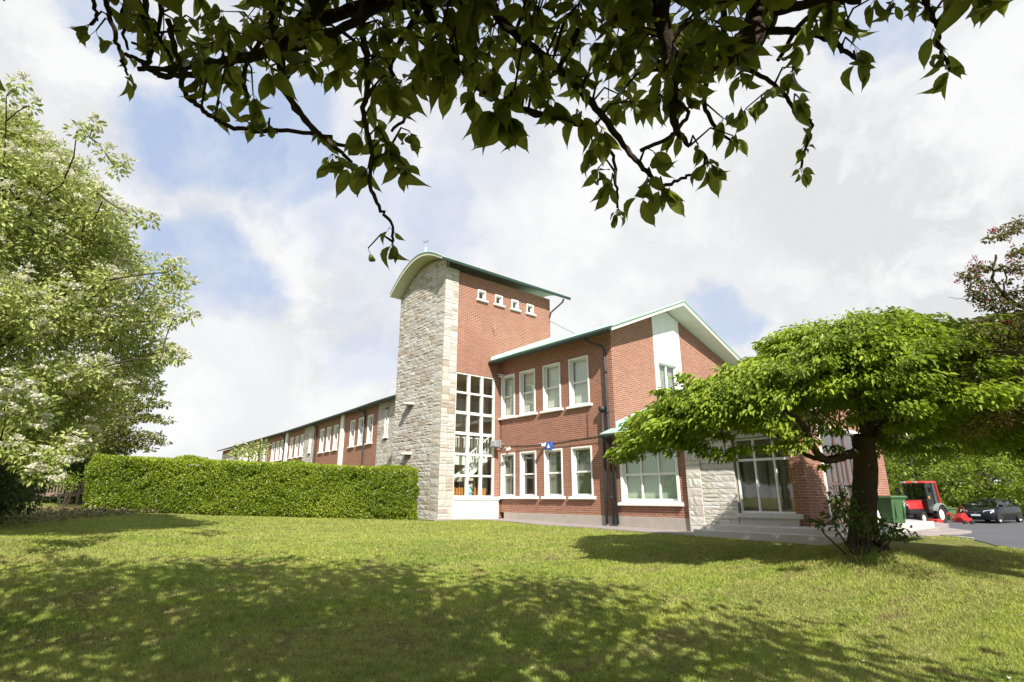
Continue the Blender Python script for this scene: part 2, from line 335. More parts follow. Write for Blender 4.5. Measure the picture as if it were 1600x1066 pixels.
def np_mesh(name, V, F, mats, parent=None, tone=None, smooth=False):
    """V (n,3), F (m,k) same-size faces"""
    me = bpy.data.meshes.new(name); n = len(V); m_, k = F.shape
    me.vertices.add(n); me.vertices.foreach_set('co', np.ascontiguousarray(V, dtype=np.float32).ravel())
    me.loops.add(m_ * k); me.loops.foreach_set('vertex_index', np.ascontiguousarray(F, dtype=np.int32).ravel())
    me.polygons.add(m_); me.polygons.foreach_set('loop_start', np.arange(0, m_ * k, k, dtype=np.int32))
    try: me.polygons.foreach_set('loop_total', np.full(m_, k, dtype=np.int32))
    except Exception: pass
    if smooth: me.polygons.foreach_set('use_smooth', np.ones(m_, dtype=bool))
    for mm in (mats if isinstance(mats, (list, tuple)) else [mats]): me.materials.append(mm)
    if tone is not None:
        a = me.attributes.new('tone', 'FLOAT', 'POINT'); a.data.foreach_set('value', np.ascontiguousarray(tone, dtype=np.float32))
    me.update(calc_edges=True); me.validate()
    o = bpy.data.objects.new(name, me); col.objects.link(o)
    if parent: o.parent = parent
    return o
def empty(name, loc=(0, 0, 0), rz=0.0):
    o = bpy.data.objects.new(name, None); o.location = loc; o.rotation_euler = (0, 0, rz); o.empty_display_size = 0.3; col.objects.link(o); return o
def tag(o, label=None, cat=None, group=None, kind=None):
    for k, v in (('label', label), ('category', cat), ('group', group), ('kind', kind)):
        if v: o[k] = v
    return o
def reparent(o, parent):           # parent is an Empty whose own transform is known; keep the child's local numbers
    o.parent = parent; return o
def copy_tree(o, parent=None):
    c = o.copy(); col.objects.link(c)
    if parent is not None: c.parent = parent
    for ch in [x for x in bpy.data.objects if x.parent == o]: copy_tree(ch, c)
    return c

# ------------------------------------------------------------------ leaves
T_RHOMB = (np.array([[0, 0, 0], [0.45, 0.5, 0.10], [1, 0, -0.04], [0.45, -0.5, 0.10]]), np.array([[0, 1, 2], [0, 2, 3]]))
T_LEAF = (np.array([[0, 0, 0], [0.28, 0.42, 0.10], [0.62, 0.42, 0.04], [1, 0, -0.16], [0.62, -0.42, 0.04], [0.28, -0.42, 0.10]]), np.array([[0, 1, 2, 3], [0, 3, 4, 5]]))
def big_leaf():
    xs = [0, 0.10, 0.28, 0.5, 0.70, 0.84, 0.93, 1.06]; hw = [0.0, 0.24, 0.43, 0.5, 0.40, 0.22, 0.07, 0.0]
    zc = [0.0, 0.01, 0.02, 0.0, -0.05, -0.10, -0.14, -0.2]
    V = [];
    for x, h, z in zip(xs, hw, zc): V += [(x, 0, z), (x, h, z + h * 0.24), (x, -h, z + h * 0.24)]
    F = []
    for i in range(len(xs) - 1): F += [(3 * i, 3 * i + 3, 3 * i + 4, 3 * i + 1), (3 * i, 3 * i + 2, 3 * i + 5, 3 * i + 3)]
    return np.array(V), np.array(F)
T_BIG = big_leaf()
def norm(a): return a / np.maximum(np.linalg.norm(a, axis=1, keepdims=True), 1e-9)
def leaves(name, P, D, N, L, Wd, mat, parent=None, tpl=T_RHOMB, tone=None, curl=1.0, smooth=False, vein=None):
    P = np.asarray(P, float); D = norm(np.asarray(D, float)); N = np.asarray(N, float)
    Sd = norm(np.cross(N, D)); Nn = np.cross(D, Sd)
    T, F = tpl; n = len(P); k = len(T)
    L = np.broadcast_to(L, (n,))[:, None]; Wd = np.broadcast_to(Wd, (n,))[:, None]; cu = np.broadcast_to(curl, (n,))[:, None]
    V = np.empty((n, k, 3))
    for i in range(k):
        a, s_, h = T[i]; V[:, i] = P + D * (L * a) + Sd * (L * Wd * s_) + Nn * (L * h * cu)
    V = V.reshape(-1, 3); FF = (F[None] + (np.arange(n) * k)[:, None, None]).reshape(-1, F.shape[1])
    if tone is None: tone = rng.random(n)
    tv = np.repeat(tone, k)
    if vein is not None: tv = np.clip(tv + np.tile(vein, n), 0, 1)
    return np_mesh(name, V, FF, mat, parent, tv, smooth)
def rdir(n): return norm(rng.normal(size=(n, 3)))
def tone_in(P, sc=1.3, seed=0):
    """clumpy per-leaf tone: leaves of one shoot resemble each other"""
    r = np.random.default_rng(seed + 11); f = r.normal(size=(5, 3)) * sc * 2.2; ph = r.random(5) * 6.28
    v = sum(np.sin(P @ f[i] + ph[i]) for i in range(5)) / 5
    return np.clip(0.5 + 0.45 * v + rng.normal(size=len(P)) * 0.22, 0, 1)

# ------------------------------------------------------------------ terrain
GC = []
for px, py, z in [(800, 1066, -.55), (0, 1066, -.48), (1600, 1066, -.6), (0, 900, 0.0), (400, 900, -.2), (800, 900, -.3), (1200, 900, -.33), (1600, 900, -.45), (125, 798, .5), (260, 802, .38), (400, 806, .27), (520, 809, .18), (650, 812, .10),
                  (0, 786, .66), (60, 784, .74), (350, 860, -.06), (500, 840, .0), (0, 840, .3), (200, 830, .25), (910, 838, -.06), (776, 808, .08), (950, 822, -.02), (1083, 829, -.05), (1200, 845, -.1), (1400, 850, -.12), (1560, 858, -.44), (1480, 836, -.33)]:
    p = onz(px, py, z); GC.append((p.x, p.y, z))
GC += [(15, 8, -.06), (15, 14, -.02), (15.4, 18, .05), (12.5, 19.3, .1), (16, 30, .1), (17, 50, .1), (18, 80, .1), (22, 4, -.3), (26, 6.5, -.36), (36, 9, -.5), (45, 8, -.68), (46, 0, -.7), (60, 10, -.8), (30, -5, -.65), (15, -10, -.7), (0, -3, -.6), (-6, 0, -.5), (-10, 10, .1), (-6, 22, .6), (-12, 30, .8), (2, 40, .6), (0, -20, -.7), (-30, 0, 0),
       (20, 22, 0), (22, 40, 0), (25, 12, -.1), (120, 0, -1), (120, 120, 0), (-100, 100, 1.0), (0, 150, .5), (0, -120, -1)]
GC = np.array(GC)
KS = 1.03; MOUND = dep(1350, 832, 10.0 * KS)
def gz(x, y):
    x = np.asarray(x, float); y = np.asarray(y, float)
    d2 = (x[..., None] - GC[:, 0]) ** 2 + (y[..., None] - GC[:, 1]) ** 2
    wt = 1.0 / (d2 + 1.6) ** 1.7
    z = (wt * GC[:, 2]).sum(-1) / wt.sum(-1)
    z = z + 0.38 * np.exp(-((x - MOUND.x) ** 2 + (y - MOUND.y) ** 2) / 1.6)
    return z
def g1(x, y): return float(gz(np.array([x]), np.array([y]))[0])
axis = np.concatenate([-np.geomspace(900, 14, 26), np.arange(-13, 34, 0.35), np.geomspace(34.5, 900, 34)])
gx, gy = np.meshgrid(axis, axis, indexing='ij'); Z = gz(gx.ravel(), gy.ravel())
n = len(axis); V = np.stack([gx.ravel(), gy.ravel(), Z], 1)
i, j = np.meshgrid(np.arange(n - 1), np.arange(n - 1), indexing='ij'); q = (i * n + j).ravel()
o = np_mesh('ground', V, np.stack([q, q + n, q + n + 1, q + 1], 1), M['ground'], smooth=True); tag(o, kind='structure')

# driveway: strips between the lawn edge and the far verge, laid on the terrain
def ribbon(name, L, Rr, mat, lift, ns=60, nt=24, kind='structure'):
    def samp(c, s_):
        c = np.array(c, float); d = np.r_[0, np.cumsum(np.linalg.norm(np.diff(c[:, :2], axis=0), axis=1))]; s_ = s_ * d[-1]
        return np.stack([np.interp(s_, d, c[:, k]) for k in range(2)], 1)
    s_ = np.linspace(0, 1, ns); A = samp(L, s_); B = samp(Rr, s_)
    t_ = np.linspace(0, 1, nt)[None, :, None]; P = (A[:, None] * (1 - t_) + B[:, None] * t_).reshape(-1, 2)
    V = np.c_[P, gz(P[:, 0], P[:, 1]) + lift + .0022 * np.maximum(0, np.hypot(P[:, 0], P[:, 1]) - 20)]; i, j = np.meshgrid(np.arange(ns - 1), np.arange(nt - 1), indexing='ij'); q = (i * nt + j).ravel()
    return tag(np_mesh(name, V, np.stack([q, q + nt, q + nt + 1, q + 1], 1), mat, smooth=True), kind=kind)
e = lambda px, py, z: tuple(onz(px, py, z))[:2]
lawn_edge = [(13.5, -12), (16.5, -4), (19.0, 0.5), e(1600, 864, -.45), e(1560, 857, -.43), e(1520, 848, -.4), e(1480, 838, -.34), e(1440, 830, -.3), (22.6, 5.7)]
far_edge = [(34, -22), (44, -10), (54, 0), (56, 4), (57, 8), (57, 12), (54, 18), (46, 24), (24, 26)]
ribbon('driveway', lawn_edge, far_edge, M['asphalt'], 0.014)

# ------------------------------------------------------------------ school building
school = empty('school_building', (15.72, 12.75, 0))
tag(school, 'long red brick school building with square stone tower, white windows and pale green copper roofs', 'building')
inv = Matrix.Translation(-Vector((15.72, 12.75, 0)))
def part(mb, name, mats, **k):      # geometry given in world numbers; stored under the building's Empty
    o = mb.build(name, mats, **k); o.parent = school; o.matrix_parent_inverse = inv; return o

def wall_sheet(mb, fn, us, top, z0, holes, thick, m=0):
    """fn(u, w, z) -> world; wall from z0 up to top(u), cut by holes (u0,u1,za,zb); outer sheet at w=0, inner at w=thick, reveals round the holes"""
    ub = sorted(set([round(x, 4) for x in us] + [round(h[0], 4) for h in holes] + [round(h[1], 4) for h in holes]))
    zb = sorted(set([z0] + [round(h[2], 4) for h in holes] + [round(h[3], 4) for h in holes]))
    mb.cur = m
    for a, b in zip(ub[:-1], ub[1:]):
        um = (a + b) / 2
        zs = zb + [None]
        for k in range(len(zs) - 1):
            za = zs[k]; zt = zs[k + 1]
            if zt is not None:
                if any(h[0] - 1e-4 < um < h[1] + 1e-4 and h[2] - 1e-4 < (za + zt) / 2 < h[3] + 1e-4 for h in holes): continue
                t0, t1 = min(zt, top(a)), min(zt, top(b))
                if max(t0, t1) <= za + 1e-4: continue
            else: t0, t1 = top(a), top(b)
            if max(t0, t1) <= za + 1e-4: continue
            for w_, fl in ((0, False), (thick, True)):
                q = [fn(a, w_, min(za, t0)), fn(b, w_, min(za, t1)), fn(b, w_, t1), fn(a, w_, t0)]
                mb.add(q[::-1] if fl else q, [(0, 1, 2, 3)])
    for (a, b, c, d) in holes:
        for (p, q) in (((a, c), (b, c)), ((b, c), (b, d)), ((b, d), (a, d)), ((a, d), (a, c))):
            mb.add([fn(p[0], 0, p[1]), fn(p[0], thick, p[1]), fn(q[0], thick, q[1]), fn(q[0], 0, q[1])], [(0, 1, 2, 3)])
    u0, u1 = ub[0], ub[-1]
    for u in (u0, u1): mb.add([fn(u, 0, z0), fn(u, thick, z0), fn(u, thick, top(u)), fn(u, 0, top(u))], [(0, 1, 2, 3)])
    for a, b in zip(ub[:-1], ub[1:]): mb.add([fn(a, 0, top(a)), fn(a, thick, top(a)), fn(b, thick, top(b)), fn(b, 0, top(b))], [(0, 1, 2, 3)])

XA = 15.72; YB = 12.75; YT = 19.3
# --- wall A (faces -X): u = y
wA_lo = [(13.90, 14.95), (15.43, 16.46), (16.94, 17.94), (18.27, 19.22)]
holesA = [(a, b, 0.98, 2.80) for a, b in wA_lo] + [(a, b, 4.38, 6.28) for a, b in wA_lo]
fA = lambda u, w_, z: (XA + w_, u, z)
mb = MB(); wall_sheet(mb, fA, [YB + .004, YT + .001], lambda u: 6.98, 0.33, holesA, 0.3)
# --- gable wall (faces -Y): u = x
RX, RZ = 19.47, 8.60
def zroof(x): return (6.98 + (x - XA) * (RZ - 6.98) / (RX - XA)) if x < RX else RZ - (x - RX) * 0.33
fB = lambda u, w_, z: (u, YB + w_, z)
wall_sheet(mb, fB, [XA + .003, 17.0, 18.40, RX, 20.30, 22, 24.1], zroof, 0.0, [(18.40, 20.30, 4.3, 8.05)], 0.3)
mb.box(18.40, 20.30, YB + .05, YB + .3, 8.05, 8.06)
mb.box(23.8, 24.1, YB + .31, 30, 0, 7.05)          # far side wall
part(mb, 'brick_wall', M['brick'])
# --- tower brick walls
mb = MB()
fT = lambda u, w_, z: (u, YT + w_, z)
sw = [(14.34, 14.80), (15.36, 15.82), (16.38, 16.84), (17.38, 17.84)]
wall_sheet(mb, fT, [13.26, 19.0], lambda u: 10.85, 0.1, [(a, b, 9.78, 10.25) for a, b in sw] + [(13.262, 15.42, 0.95, 6.18)], 0.3)
mb.box(18.7, 19.0, YT + .31, 23.25, 0, 10.8); mb.box(12.8, 13.4, 22.95, 23.25, 0, 10.6); mb.box(15.4, 18.69, 22.95, 23.25, 0, 10.6); mb.box(13.401, 15.399, 22.95, 23.25, 0, .9); mb.box(13.401, 15.399, 22.95, 23.25, 6.3, 10.6)  # gap in the unseen back wall, added to let sky light into the stairwell
part(mb, 'brick_wall', M['brick'])
# arch profile of the tower roof, in (y, z)
ARCH = [(23.30, 10.42), (22.80, 10.85), (22.35, 11.15), (21.80, 11.42), (21.20, 11.60), (20.60, 11.64), (20.00, 11.52), (19.50, 11.33), (19.10, 11.12), (18.74, 10.90)]
def arch_z(y): a = ARCH[::-1]; return float(np.interp(y, [p[0] for p in a], [p[1] for p in a]))
# stone-faced walls: every stone modelled, rock-faced
def stones(mb, fn, u0, u1, z0, top, hmin=.12, hmax=.25, wmin=.22, wmax=.62, out=(.015, .05), holes=(), seed=1, tone=(0, 1)):
    rr = random.Random(seed); z = z0; ztop = max(top(u0), top((u0 + u1) / 2), top(u1))
    while z < ztop - .03:
        h = rr.uniform(hmin, hmax); h = min(h, ztop - z)
        u = u0
        while u < u1 - .01:
            wd = rr.uniform(wmin, wmax); wd = (u1 - u) if u + wd > u1 - wmin * .6 else wd
            a, b = u, u + wd; u += wd; g = .006
            zt = z + h
            if z > top((a + b) / 2) - .03: continue
            if any(b > H[0] + .02 and a < H[1] - .02 and zt > H[2] + .02 and z < H[3] - .02 for H in holes):
                for H in holes:
                    if zt > H[2] and z < H[3]:
                        if a < H[0] < b: b = H[0]
                        elif a < H[1] < b: a = H[1]
                if b - a < .05 or any((a + b) / 2 > H[0] and (a + b) / 2 < H[1] and (z + zt) / 2 > H[2] and (z + zt) / 2 < H[3] for H in holes): continue
            zt = min(zt, top(a) + .06, top(b) + .06)
            if zt - z < .04: continue
            split = rr.random() < .22 and h > .17
            for (za, zb2) in (((z, (z + zt) / 2), ((z + zt) / 2, zt)) if split else ((z, zt),)):
                mb.t = rr.uniform(*tone) if rr.random() < .8 else rr.random() * .3
                nx, nz = 4, 3; base = rr.uniform(*out); vs = []
                tilt = rr.uniform(-.007, .007); tz = rr.uniform(-.007, .010)
                for kz in range(nz + 1):
                    for kx in range(nx + 1):
                        fx, fz = kx / nx, kz / nz
                        edge = min(fx, 1 - fx, 1) > .01 and min(fz, 1 - fz) > .01
                        d = (base + rr.uniform(-.006, .008) + tilt * (fx - .5) * 2 + tz * (fz - .5) * 2) if edge else base * .6 + rr.uniform(-.003, .005)
                        vs.append(fn(a + g + (b - a - 2 * g) * fx, -d, za + g + (zb2 - za - 2 * g) * fz))
                o_ = mb.add(vs, [(kz * (nx + 1) + kx, kz * (nx + 1) + kx + 1, (kz + 1) * (nx + 1) + kx + 1, (kz + 1) * (nx + 1) + kx) for kz in range(nz) for kx in range(nx)])
                rim = [kx for kx in range(nx + 1)] + [kz * (nx + 1) + nx for kz in range(1, nz + 1)] + [nz * (nx + 1) + kx for kx in range(nx - 1, -1, -1)] + [kz * (nx + 1) for kz in range(nz - 1, 0, -1)]
                uu = [(a + g + (b - a - 2 * g) * ((k % (nx + 1)) / nx), za + g + (zb2 - za - 2 * g) * ((k // (nx + 1)) / nz)) for k in rim]
                mb.t = mb.t; b0 = mb.add([fn(p[0], .02, p[1]) for p in uu], [])
                for k in range(len(rim)):
                    k2 = (k + 1) % len(rim); mb.f.append([o_ + rim[k2], o_ + rim[k], b0 + k, b0 + k2]); mb.mi.append(mb.cur)
        z += h
def mk_tower():
    mb = MB(); fS = lambda u, w_, z: (12.56 + w_, u, z)
    Hh = [(21.62, 22.05, 4.83, 5.0), (21.62, 22.05, 2.62, 2.8)]
    stones(mb, fS, 19.95, 23.25, .08, lambda u: arch_z(u) - .12, seed=3, holes=Hh, out=(.012, .04))
    # dressed corner blocks wrapping to the side, paler
    z = .08; k = 0; rr = random.Random(5)
    while z < 11.1:
        h = rr.choice((.26, .30, .34)); wd = .52 if k % 2 else .66
        if z + h < arch_z(19.6) - .02:
            stones(mb, fS, YT - .002, 19.945, z, lambda u, zz=z + h: zz, h, h, wd - .1, .7, (.015, .035), seed=100 + k, tone=(.45, 1))
        z += h; k += 1
    fS2 = lambda u, w_, z: (u, YT + w_ - .03, z)
    stones(mb, fS2, 12.53, 13.24, .08, lambda u: 10.86, .22, .34, .30, .45, (.012, .03), seed=8, tone=(.55, 1))
    part(mb, 'stone_wall', M['stone'], tone=True)
    mb = MB(); mb.prism([(YT + .02, 0)] + [(y, z - .08) for y, z in ARCH[::-1] if YT < y < 23.2] + [(23.2, 10.4), (23.2, 0)], .3, 'x', 12.58); mb.box(12.56, 13.26, YT - .02, YT + .3, 0, 10.9)
    part(mb, 'wall_core', M['mortar'])
    mb = MB()
    for za in (4.94, 2.74):
        mb.add([(12.10, 21.62, za), (12.10, 21.9, za), (12.6, 22.1, za), (12.6, 21.45, za), (12.10, 21.62, za + .09), (12.10, 21.9, za + .09), (12.6, 22.1, za + .12), (12.6, 21.45, za + .12)],
               [(3, 2, 1, 0), (4, 5, 6, 7), (0, 1, 5, 4), (1, 2, 6, 5), (2, 3, 7, 6), (3, 0, 4, 7)])
    mb.t = .4
    part(mb, 'stone_ledge', M['stone'], tone=True)
mk_tower()
# tower roof (barrel vault) with soffit and fascia
def mk_tower_roof():
    mb = MB(); x0, x1 = 11.95, 20.0; T_ = .13; nA = len(ARCH)
    fine = []; ys = [p[0] for p in ARCH[::-1]]; zs_ = [p[1] for p in ARCH[::-1]]
    for y in np.linspace(18.74, 23.3, 40):
        z = np.interp(y, ys, zs_); fine.append((y, z))
    k = np.ones(5) / 5; zz = np.array([p[1] for p in fine]); zz[2:-2] = np.convolve(zz, k, 'valid'); fine = [(p[0], z) for p, z in zip(fine, zz)]
    n = len(fine)
    vs = [(x, y, z + T_) for x in (x0, x1) for y, z in fine] + [(x, y, z + .0) for x in (x0, x1) for y, z in fine]
    fs = [(i, i + 1, n + i + 1, n + i) for i in range(n - 1)]; mb.add(vs, [f[::-1] for f in fs])
    c = [(2 * n + i, 2 * n + i + 1, 3 * n + i + 1, 3 * n + i) for i in range(n - 1)]
    mb.f += c; mb.mi += [1] * len(c)
    e_ = [(i, i + 1, 2 * n + i + 1, 2 * n + i) for i in range(n - 1)]; mb.f += e_; mb.mi += [1] * len(e_)
    e_ = [(n + i + 1, n + i, 3 * n + i, 3 * n + i + 1) for i in range(n - 1)]; mb.f += e_; mb.mi += [1] * len(e_)
    mb.f += [[0, n, 3 * n, 2 * n], [n - 1, 2 * n - 1, 4 * n - 1, 3 * n - 1]]; mb.mi += [2, 2]
    o = part(mb, 'roof', [M['copper'], M['cream'], M['gutter']])
    mb = MB(); mb.box(x0 + .12, x1 - .1, 18.63, 18.735, 10.86, 10.99); g = mb.build('gutter', M['gutter'], parent=o, bevel=.02)
    mb = MB(); mb.tube([(x0 - .01, y, z + T_ + .02) for y, z in fine], .03, 6); mb.build('copper_edge', M['copper'], parent=o)
    mb = MB(); mb.tube([(12.3, 20.72, 11.6), (12.3, 20.72, 12.25)], .035, 8); mb.tube([(12.3, 20.72, 12.25), (12.3, 20.72, 12.85)], .015, 8, m=1)
    mb.tube([(12.3, 20.52, 12.55), (12.3, 20.92, 12.55)], .018, 8, m=1); mb.tube([(12.14, 20.72, 12.53), (12.46, 20.72, 12.57)], .018, 8, m=1)
    mb.build('roof_cross', [M['white'], M['grey']], parent=o)
    mb = MB(); mb.tube([(18.93, 19.25, 9.85), (18.97, 19.2, 10.1), (19.5, 18.85, 10.7), (19.52, 18.8, 10.86)], .045, 8); part(mb, 'downpipe', M['darkpipe'])
mk_tower_roof()

# block roof
def slab(mb, top, drop, mt=0, ms=1, me_=1):
    n = len(top); vs = list(top) + [(x, y, z - drop) for x, y, z in top]
    mb.add(vs, []); o = len(mb.v) - 2 * n
    mb.f.append([o + i for i in range(n)]); mb.mi.append(mt); mb.f.append([o + n + i for i in range(n)][::-1]); mb.mi.append(ms)
    for i in range(n): j = (i + 1) % n; mb.f.append([o + i, o + n + i, o + n + j, o + j]); mb.mi.append(me_)
mb = MB()
slab(mb, [(15.10, 12.18, 6.90), (19.47, 11.86, 8.78), (19.47, 19.28, 8.78), (15.10, 19.28, 6.90)], .14)
slab(mb, [(19.47, 11.86, 8.781), (24.75, 12.18, 7.02), (24.75, 30, 7.02), (19.47, 30, 8.781)], .14)
slab(mb, [(19.46, 19.29, 8.77), (19.46, 30, 8.77), (19.02, 30, 8.59), (19.02, 19.29, 8.59)], .14)
o = part(mb, 'roof', [M['copper'], M['cream'], M['white']])
mb = MB(); mb.tube([(15.04, 12.2, 6.82), (15.04, 19.27, 6.82)], .07, 10); mb.box(15.05, 15.13, 12.19, 19.27, 6.74, 6.93); mb.build('gutter', M['gutter'], parent=o)
mb = MB(); mb.tube([(15.08, 12.14, 6.93), (19.47, 11.82, 8.83), (24.75, 12.14, 7.05)], .03, 6); mb.build('copper_edge', M['copper'], parent=o)
mb = MB()
for k in range(20):
    x = 15.15 + k * .2; z = 6.93 + (x - 15.1) * .43; mb.add([(x, YT - .03 - (k % 2) * .01, z - .02), (x + .21, YT - .03 - (k % 2) * .01, z + .07), (x + .21, YT - .008, z + .27), (x, YT - .008, z + .18), (x, YT - .002, z - .02), (x + .21, YT - .002, z + .07)], [(0, 1, 2, 3), (0, 3, 4), (1, 5, 2)])
mb.build('flashing', M['copper'], parent=o)
# white boarded panel in the gable
mb = MB()
for k in range(12):
    a = 18.405 + k * .158; zt = zroof(a + .08) - .03
    for (u0, u1, z0_, z1_) in ((a, a + .154, 6.30, zt), (a, a + .154, 4.3, 4.5)):
        mb.box(u0, u1, YB - .02, YB + .06, z0_, z1_)
mb.box(18.405, 18.58, YB - .02, YB + .06, 4.5, 6.30); mb.box(19.97, 20.295, YB - .02, YB + .06, 4.5, 6.30); mb.box(18.42, 20.28, YB + .065, YB + .2, 6.26, 8.02)
part(mb, 'white_panel', M['white'])

# ---- windows: local x = to the right seen from outside, y = into the wall, z = up; origin bottom-left of the opening
def window(w_, h, cols=1, rows=2, border=.06, sash=.048, blind='blind', depth=.17, sill=True, sill_h=.1, proud=.03, slat=.09, name='window', frame='white', gap=(), sillw=.12):
    mb = MB(); b = border
    for (x0, x1, z0, z1) in ((0, b, 0, h), (w_ - b, w_, 0, h), (b, w_ - b, h - b, h), (b, w_ - b, 0, b * .6)): mb.box(x0, x1, -proud, depth + .04, z0, z1)
    root = mb.build(name, M[frame], bevel=.006)
    fr = MB(); x0, x1, z0, z1 = b, w_ - b, b * .6, h - b
    for (a, c, d, e_) in ((x0, x0 + sash, z0, z1), (x1 - sash, x1, z0, z1), (x0 + sash, x1 - sash, z0, z0 + sash * 1.2), (x0 + sash, x1 - sash, z1 - sash, z1)): fr.box(a, c, depth - .05, depth, d, e_)
    for k in range(1, cols): xm = x0 + (x1 - x0) * k / cols; fr.box(xm - sash * .55, xm + sash * .55, depth - .055, depth - .003, z0 + sash, z1 - sash)
    for k in range(1, rows): zm = z0 + (z1 - z0) * k / rows; fr.box(x0 + sash, x1 - sash, depth - .062, depth - .006, zm - sash * .65, zm + sash * .65)
    fr.build('sash_frame', M[frame], parent=root, bevel=.004)
    g = MB(); g.box(x0 + .01, x1 - .01, depth - .022, depth - .014, z0 + .01, z1 - .01); g.build('pane', M['glass'], parent=root)
    if blind:
        bl = MB(); k = 0; x = x0 + .01
        while x < x1 - .02:
            if not any(a <= (x - x0) / (x1 - x0) <= c for a, c in gap):
                yy = depth + .075; wdt = min(slat, x1 - x)
                bl.add([(x, yy, z0 - .02), (x + wdt, yy + .035, z0 - .02), (x + wdt, yy + .035, z1 + .03), (x, yy, z1 + .03), (x, yy + .004, z0 - .02), (x + wdt, yy + .039, z0 - .02), (x + wdt, yy + .039, z1 + .03), (x, yy + .004, z1 + .03)], [(0, 1, 2, 3), (7, 6, 5, 4), (0, 3, 7, 4), (1, 5, 6, 2)])
            x += slat * .93; k += 1
        bl.build('blind', M[blind], parent=root)
    if sill:
        sb = MB(); sb.add([(-sillw, -.12, -sill_h), (w_ + sillw, -.12, -sill_h), (w_ + sillw, .02, -sill_h), (-sillw, .02, -sill_h), (-sillw, -.12, -.02), (w_ + sillw, -.12, -.02), (w_ + sillw, .02, .012), (-sillw, .02, .012)],
                          [(3, 2, 1, 0), (4, 5, 6, 7), (0, 1, 5, 4), (1, 2, 6, 5), (2, 3, 7, 6), (3, 0, 4, 7)]); sb.build('sill', M[frame], parent=root, bevel=.006)
    return root
def place(o, x, y, z, rz, label=None):
    o.parent = school; o.matrix_parent_inverse = inv; o.location = (x, y, z); o.rotation_euler = (0, 0, rz)
    if label: o['label'] = label
    return o
RA = R(-90)
for k, (a, b) in enumerate(wA_lo):
    o = window(b - a, 1.90, gap=((.8, 1.),) if k == 3 else ()) ; place(o, XA, b, 4.38, RA)
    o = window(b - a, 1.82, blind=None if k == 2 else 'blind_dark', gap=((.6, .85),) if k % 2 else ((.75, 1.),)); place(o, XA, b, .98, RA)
o = window(1.36, 1.78, cols=2, rows=1, border=.05, blind='blind', depth=.12, sill=True, sillw=.05, sill_h=.08); place(o, 18.595, YB - .002, 4.50, 0)
for a, b in sw: o = window(b - a, .47, 1, 1, border=.055, sash=.035, blind=None, depth=.13, sillw=.09, sill_h=.09); place(o, a, YT, 9.78, 0)
# plinth and path
mb = MB(); mb.box(XA - .02, XA + .28, 9.97, YT - .31, -.25, .33); part(mb, 'plinth', M['concrete'], bevel=.01)
# tall stair window
def mk_stair_window():
    x0, x1, z0, z1 = 13.262, 15.42, .95, 6.18; yy = YT + .02
    mb = MB(); cols, rows = 3, 6; f_ = .09
    mb.box(x0, x0 + .05, yy, yy + .1, z0, z1); mb.box(x1 - f_, x1, yy, yy + .1, z0, z1); mb.box(x0 + .05, x1 - f_, yy, yy + .1, z1 - .06, z1); mb.box(x0 + .05, x1 - f_, yy, yy + .1, z0, z0 + .06)
    for k in (1, 2): xm = x0 + (x1 - x0) * k / 3 - .01; mb.box(xm - .05, xm + .05, yy - .03, yy + .12, z0 + .06, z1 - .06)
    for k in range(1, rows): zm = z0 + (z1 - z0) * k / rows; hh = .06 if k in (3, 4) else .042; mb.box(x0 + .05, x1 - f_, yy - .012, yy + .105, zm - hh, zm + hh)
    o = part(mb, 'stair_window', M['white'], bevel=.006)
    mb = MB(); mb.box(x0 + .02, x1 - .02, yy + .05, yy + .058, z0 + .02, z1 - .02); mb.build('pane', M['glass'], parent=o)
    mb = MB(); mb.box(13.26, 15.62, YT - .14, YT + .02, .83, .955); mb.box(13.2, 15.58, YT - .1, YT - .004, .02, .829); mb.build('white_base', M['render_white'], parent=o, bevel=.012)
mk_stair_window()
# stairwell seen through the glass
mb = MB(); m4 = 0
mb.box(15.4, 18.69, 22.85, 22.94, 0, 10.5); mb.box(13.25, 15.399, 22.85, 22.94, 0, .9); mb.box(13.25, 15.399, 22.85, 22.94, 6.3, 10.5); mb.box(13.0, 13.24, YT + .31, 22.84, 0, 10.5); mb.box(18.3, 18.4, YT + .31, 22.84, 0, 10.5); mb.box(13.25, 18.29, YT + .31, 22.84, -.02, .5); mb.box(13.25, 18.29, YT + .31, 22.84, 6.6, 6.75)  # same added gap kept open here so sky light enters
part(mb, 'inner_wall', M['inner'])
mb = MB(); mb.box(13.3, 16.2, 20.9, 22.8, 2.45, 2.62); mb.box(13.3, 16.2, 20.82, 20.9, 2.35, 2.72)
mb.add([(14.2, 19.75, 1.6), (16.9, 19.75, 3.6), (16.9, 20.8, 3.6), (14.2, 20.8, 1.6), (14.2, 19.75, 1.78), (16.9, 19.75, 3.78), (16.9, 20.8, 3.78), (14.2, 20.8, 1.78)], [(3, 2, 1, 0), (4, 5, 6, 7), (0, 1, 5, 4), (1, 2, 6, 5), (2, 3, 7, 6), (3, 0, 4, 7)])
mb.box(13.3, 16.2, 22.5, 22.84, 4.6, 5.7); 
o = part(mb, 'staircase', M['white'])
mb = MB()
for k in range(18): x = 13.36 + k * .15; mb.box(x, x + .035, 20.84, 20.875, 2.72, 3.55)
mb.box(13.3, 16.1, 20.82, 20.9, 3.55, 3.61)
for k in range(16): x = 14.3 + k * .16; z = 1.78 + (x - 14.2) * .74; mb.box(x, x + .035, 19.78, 19.815, z, z + .8)
mb.tube([(14.2, 19.8, 2.6), (16.9, 19.8, 4.6)], .035, 6)
mb.build('banister', M['white'], parent=o)
mb = MB(); mb.box(16.1, 16.6, 22.78, 22.845, 3.2, 5.8); mb.box(17.1, 17.5, 22.78, 22.845, 3.2, 5.8); part(mb, 'inner_panel', M['blind'])
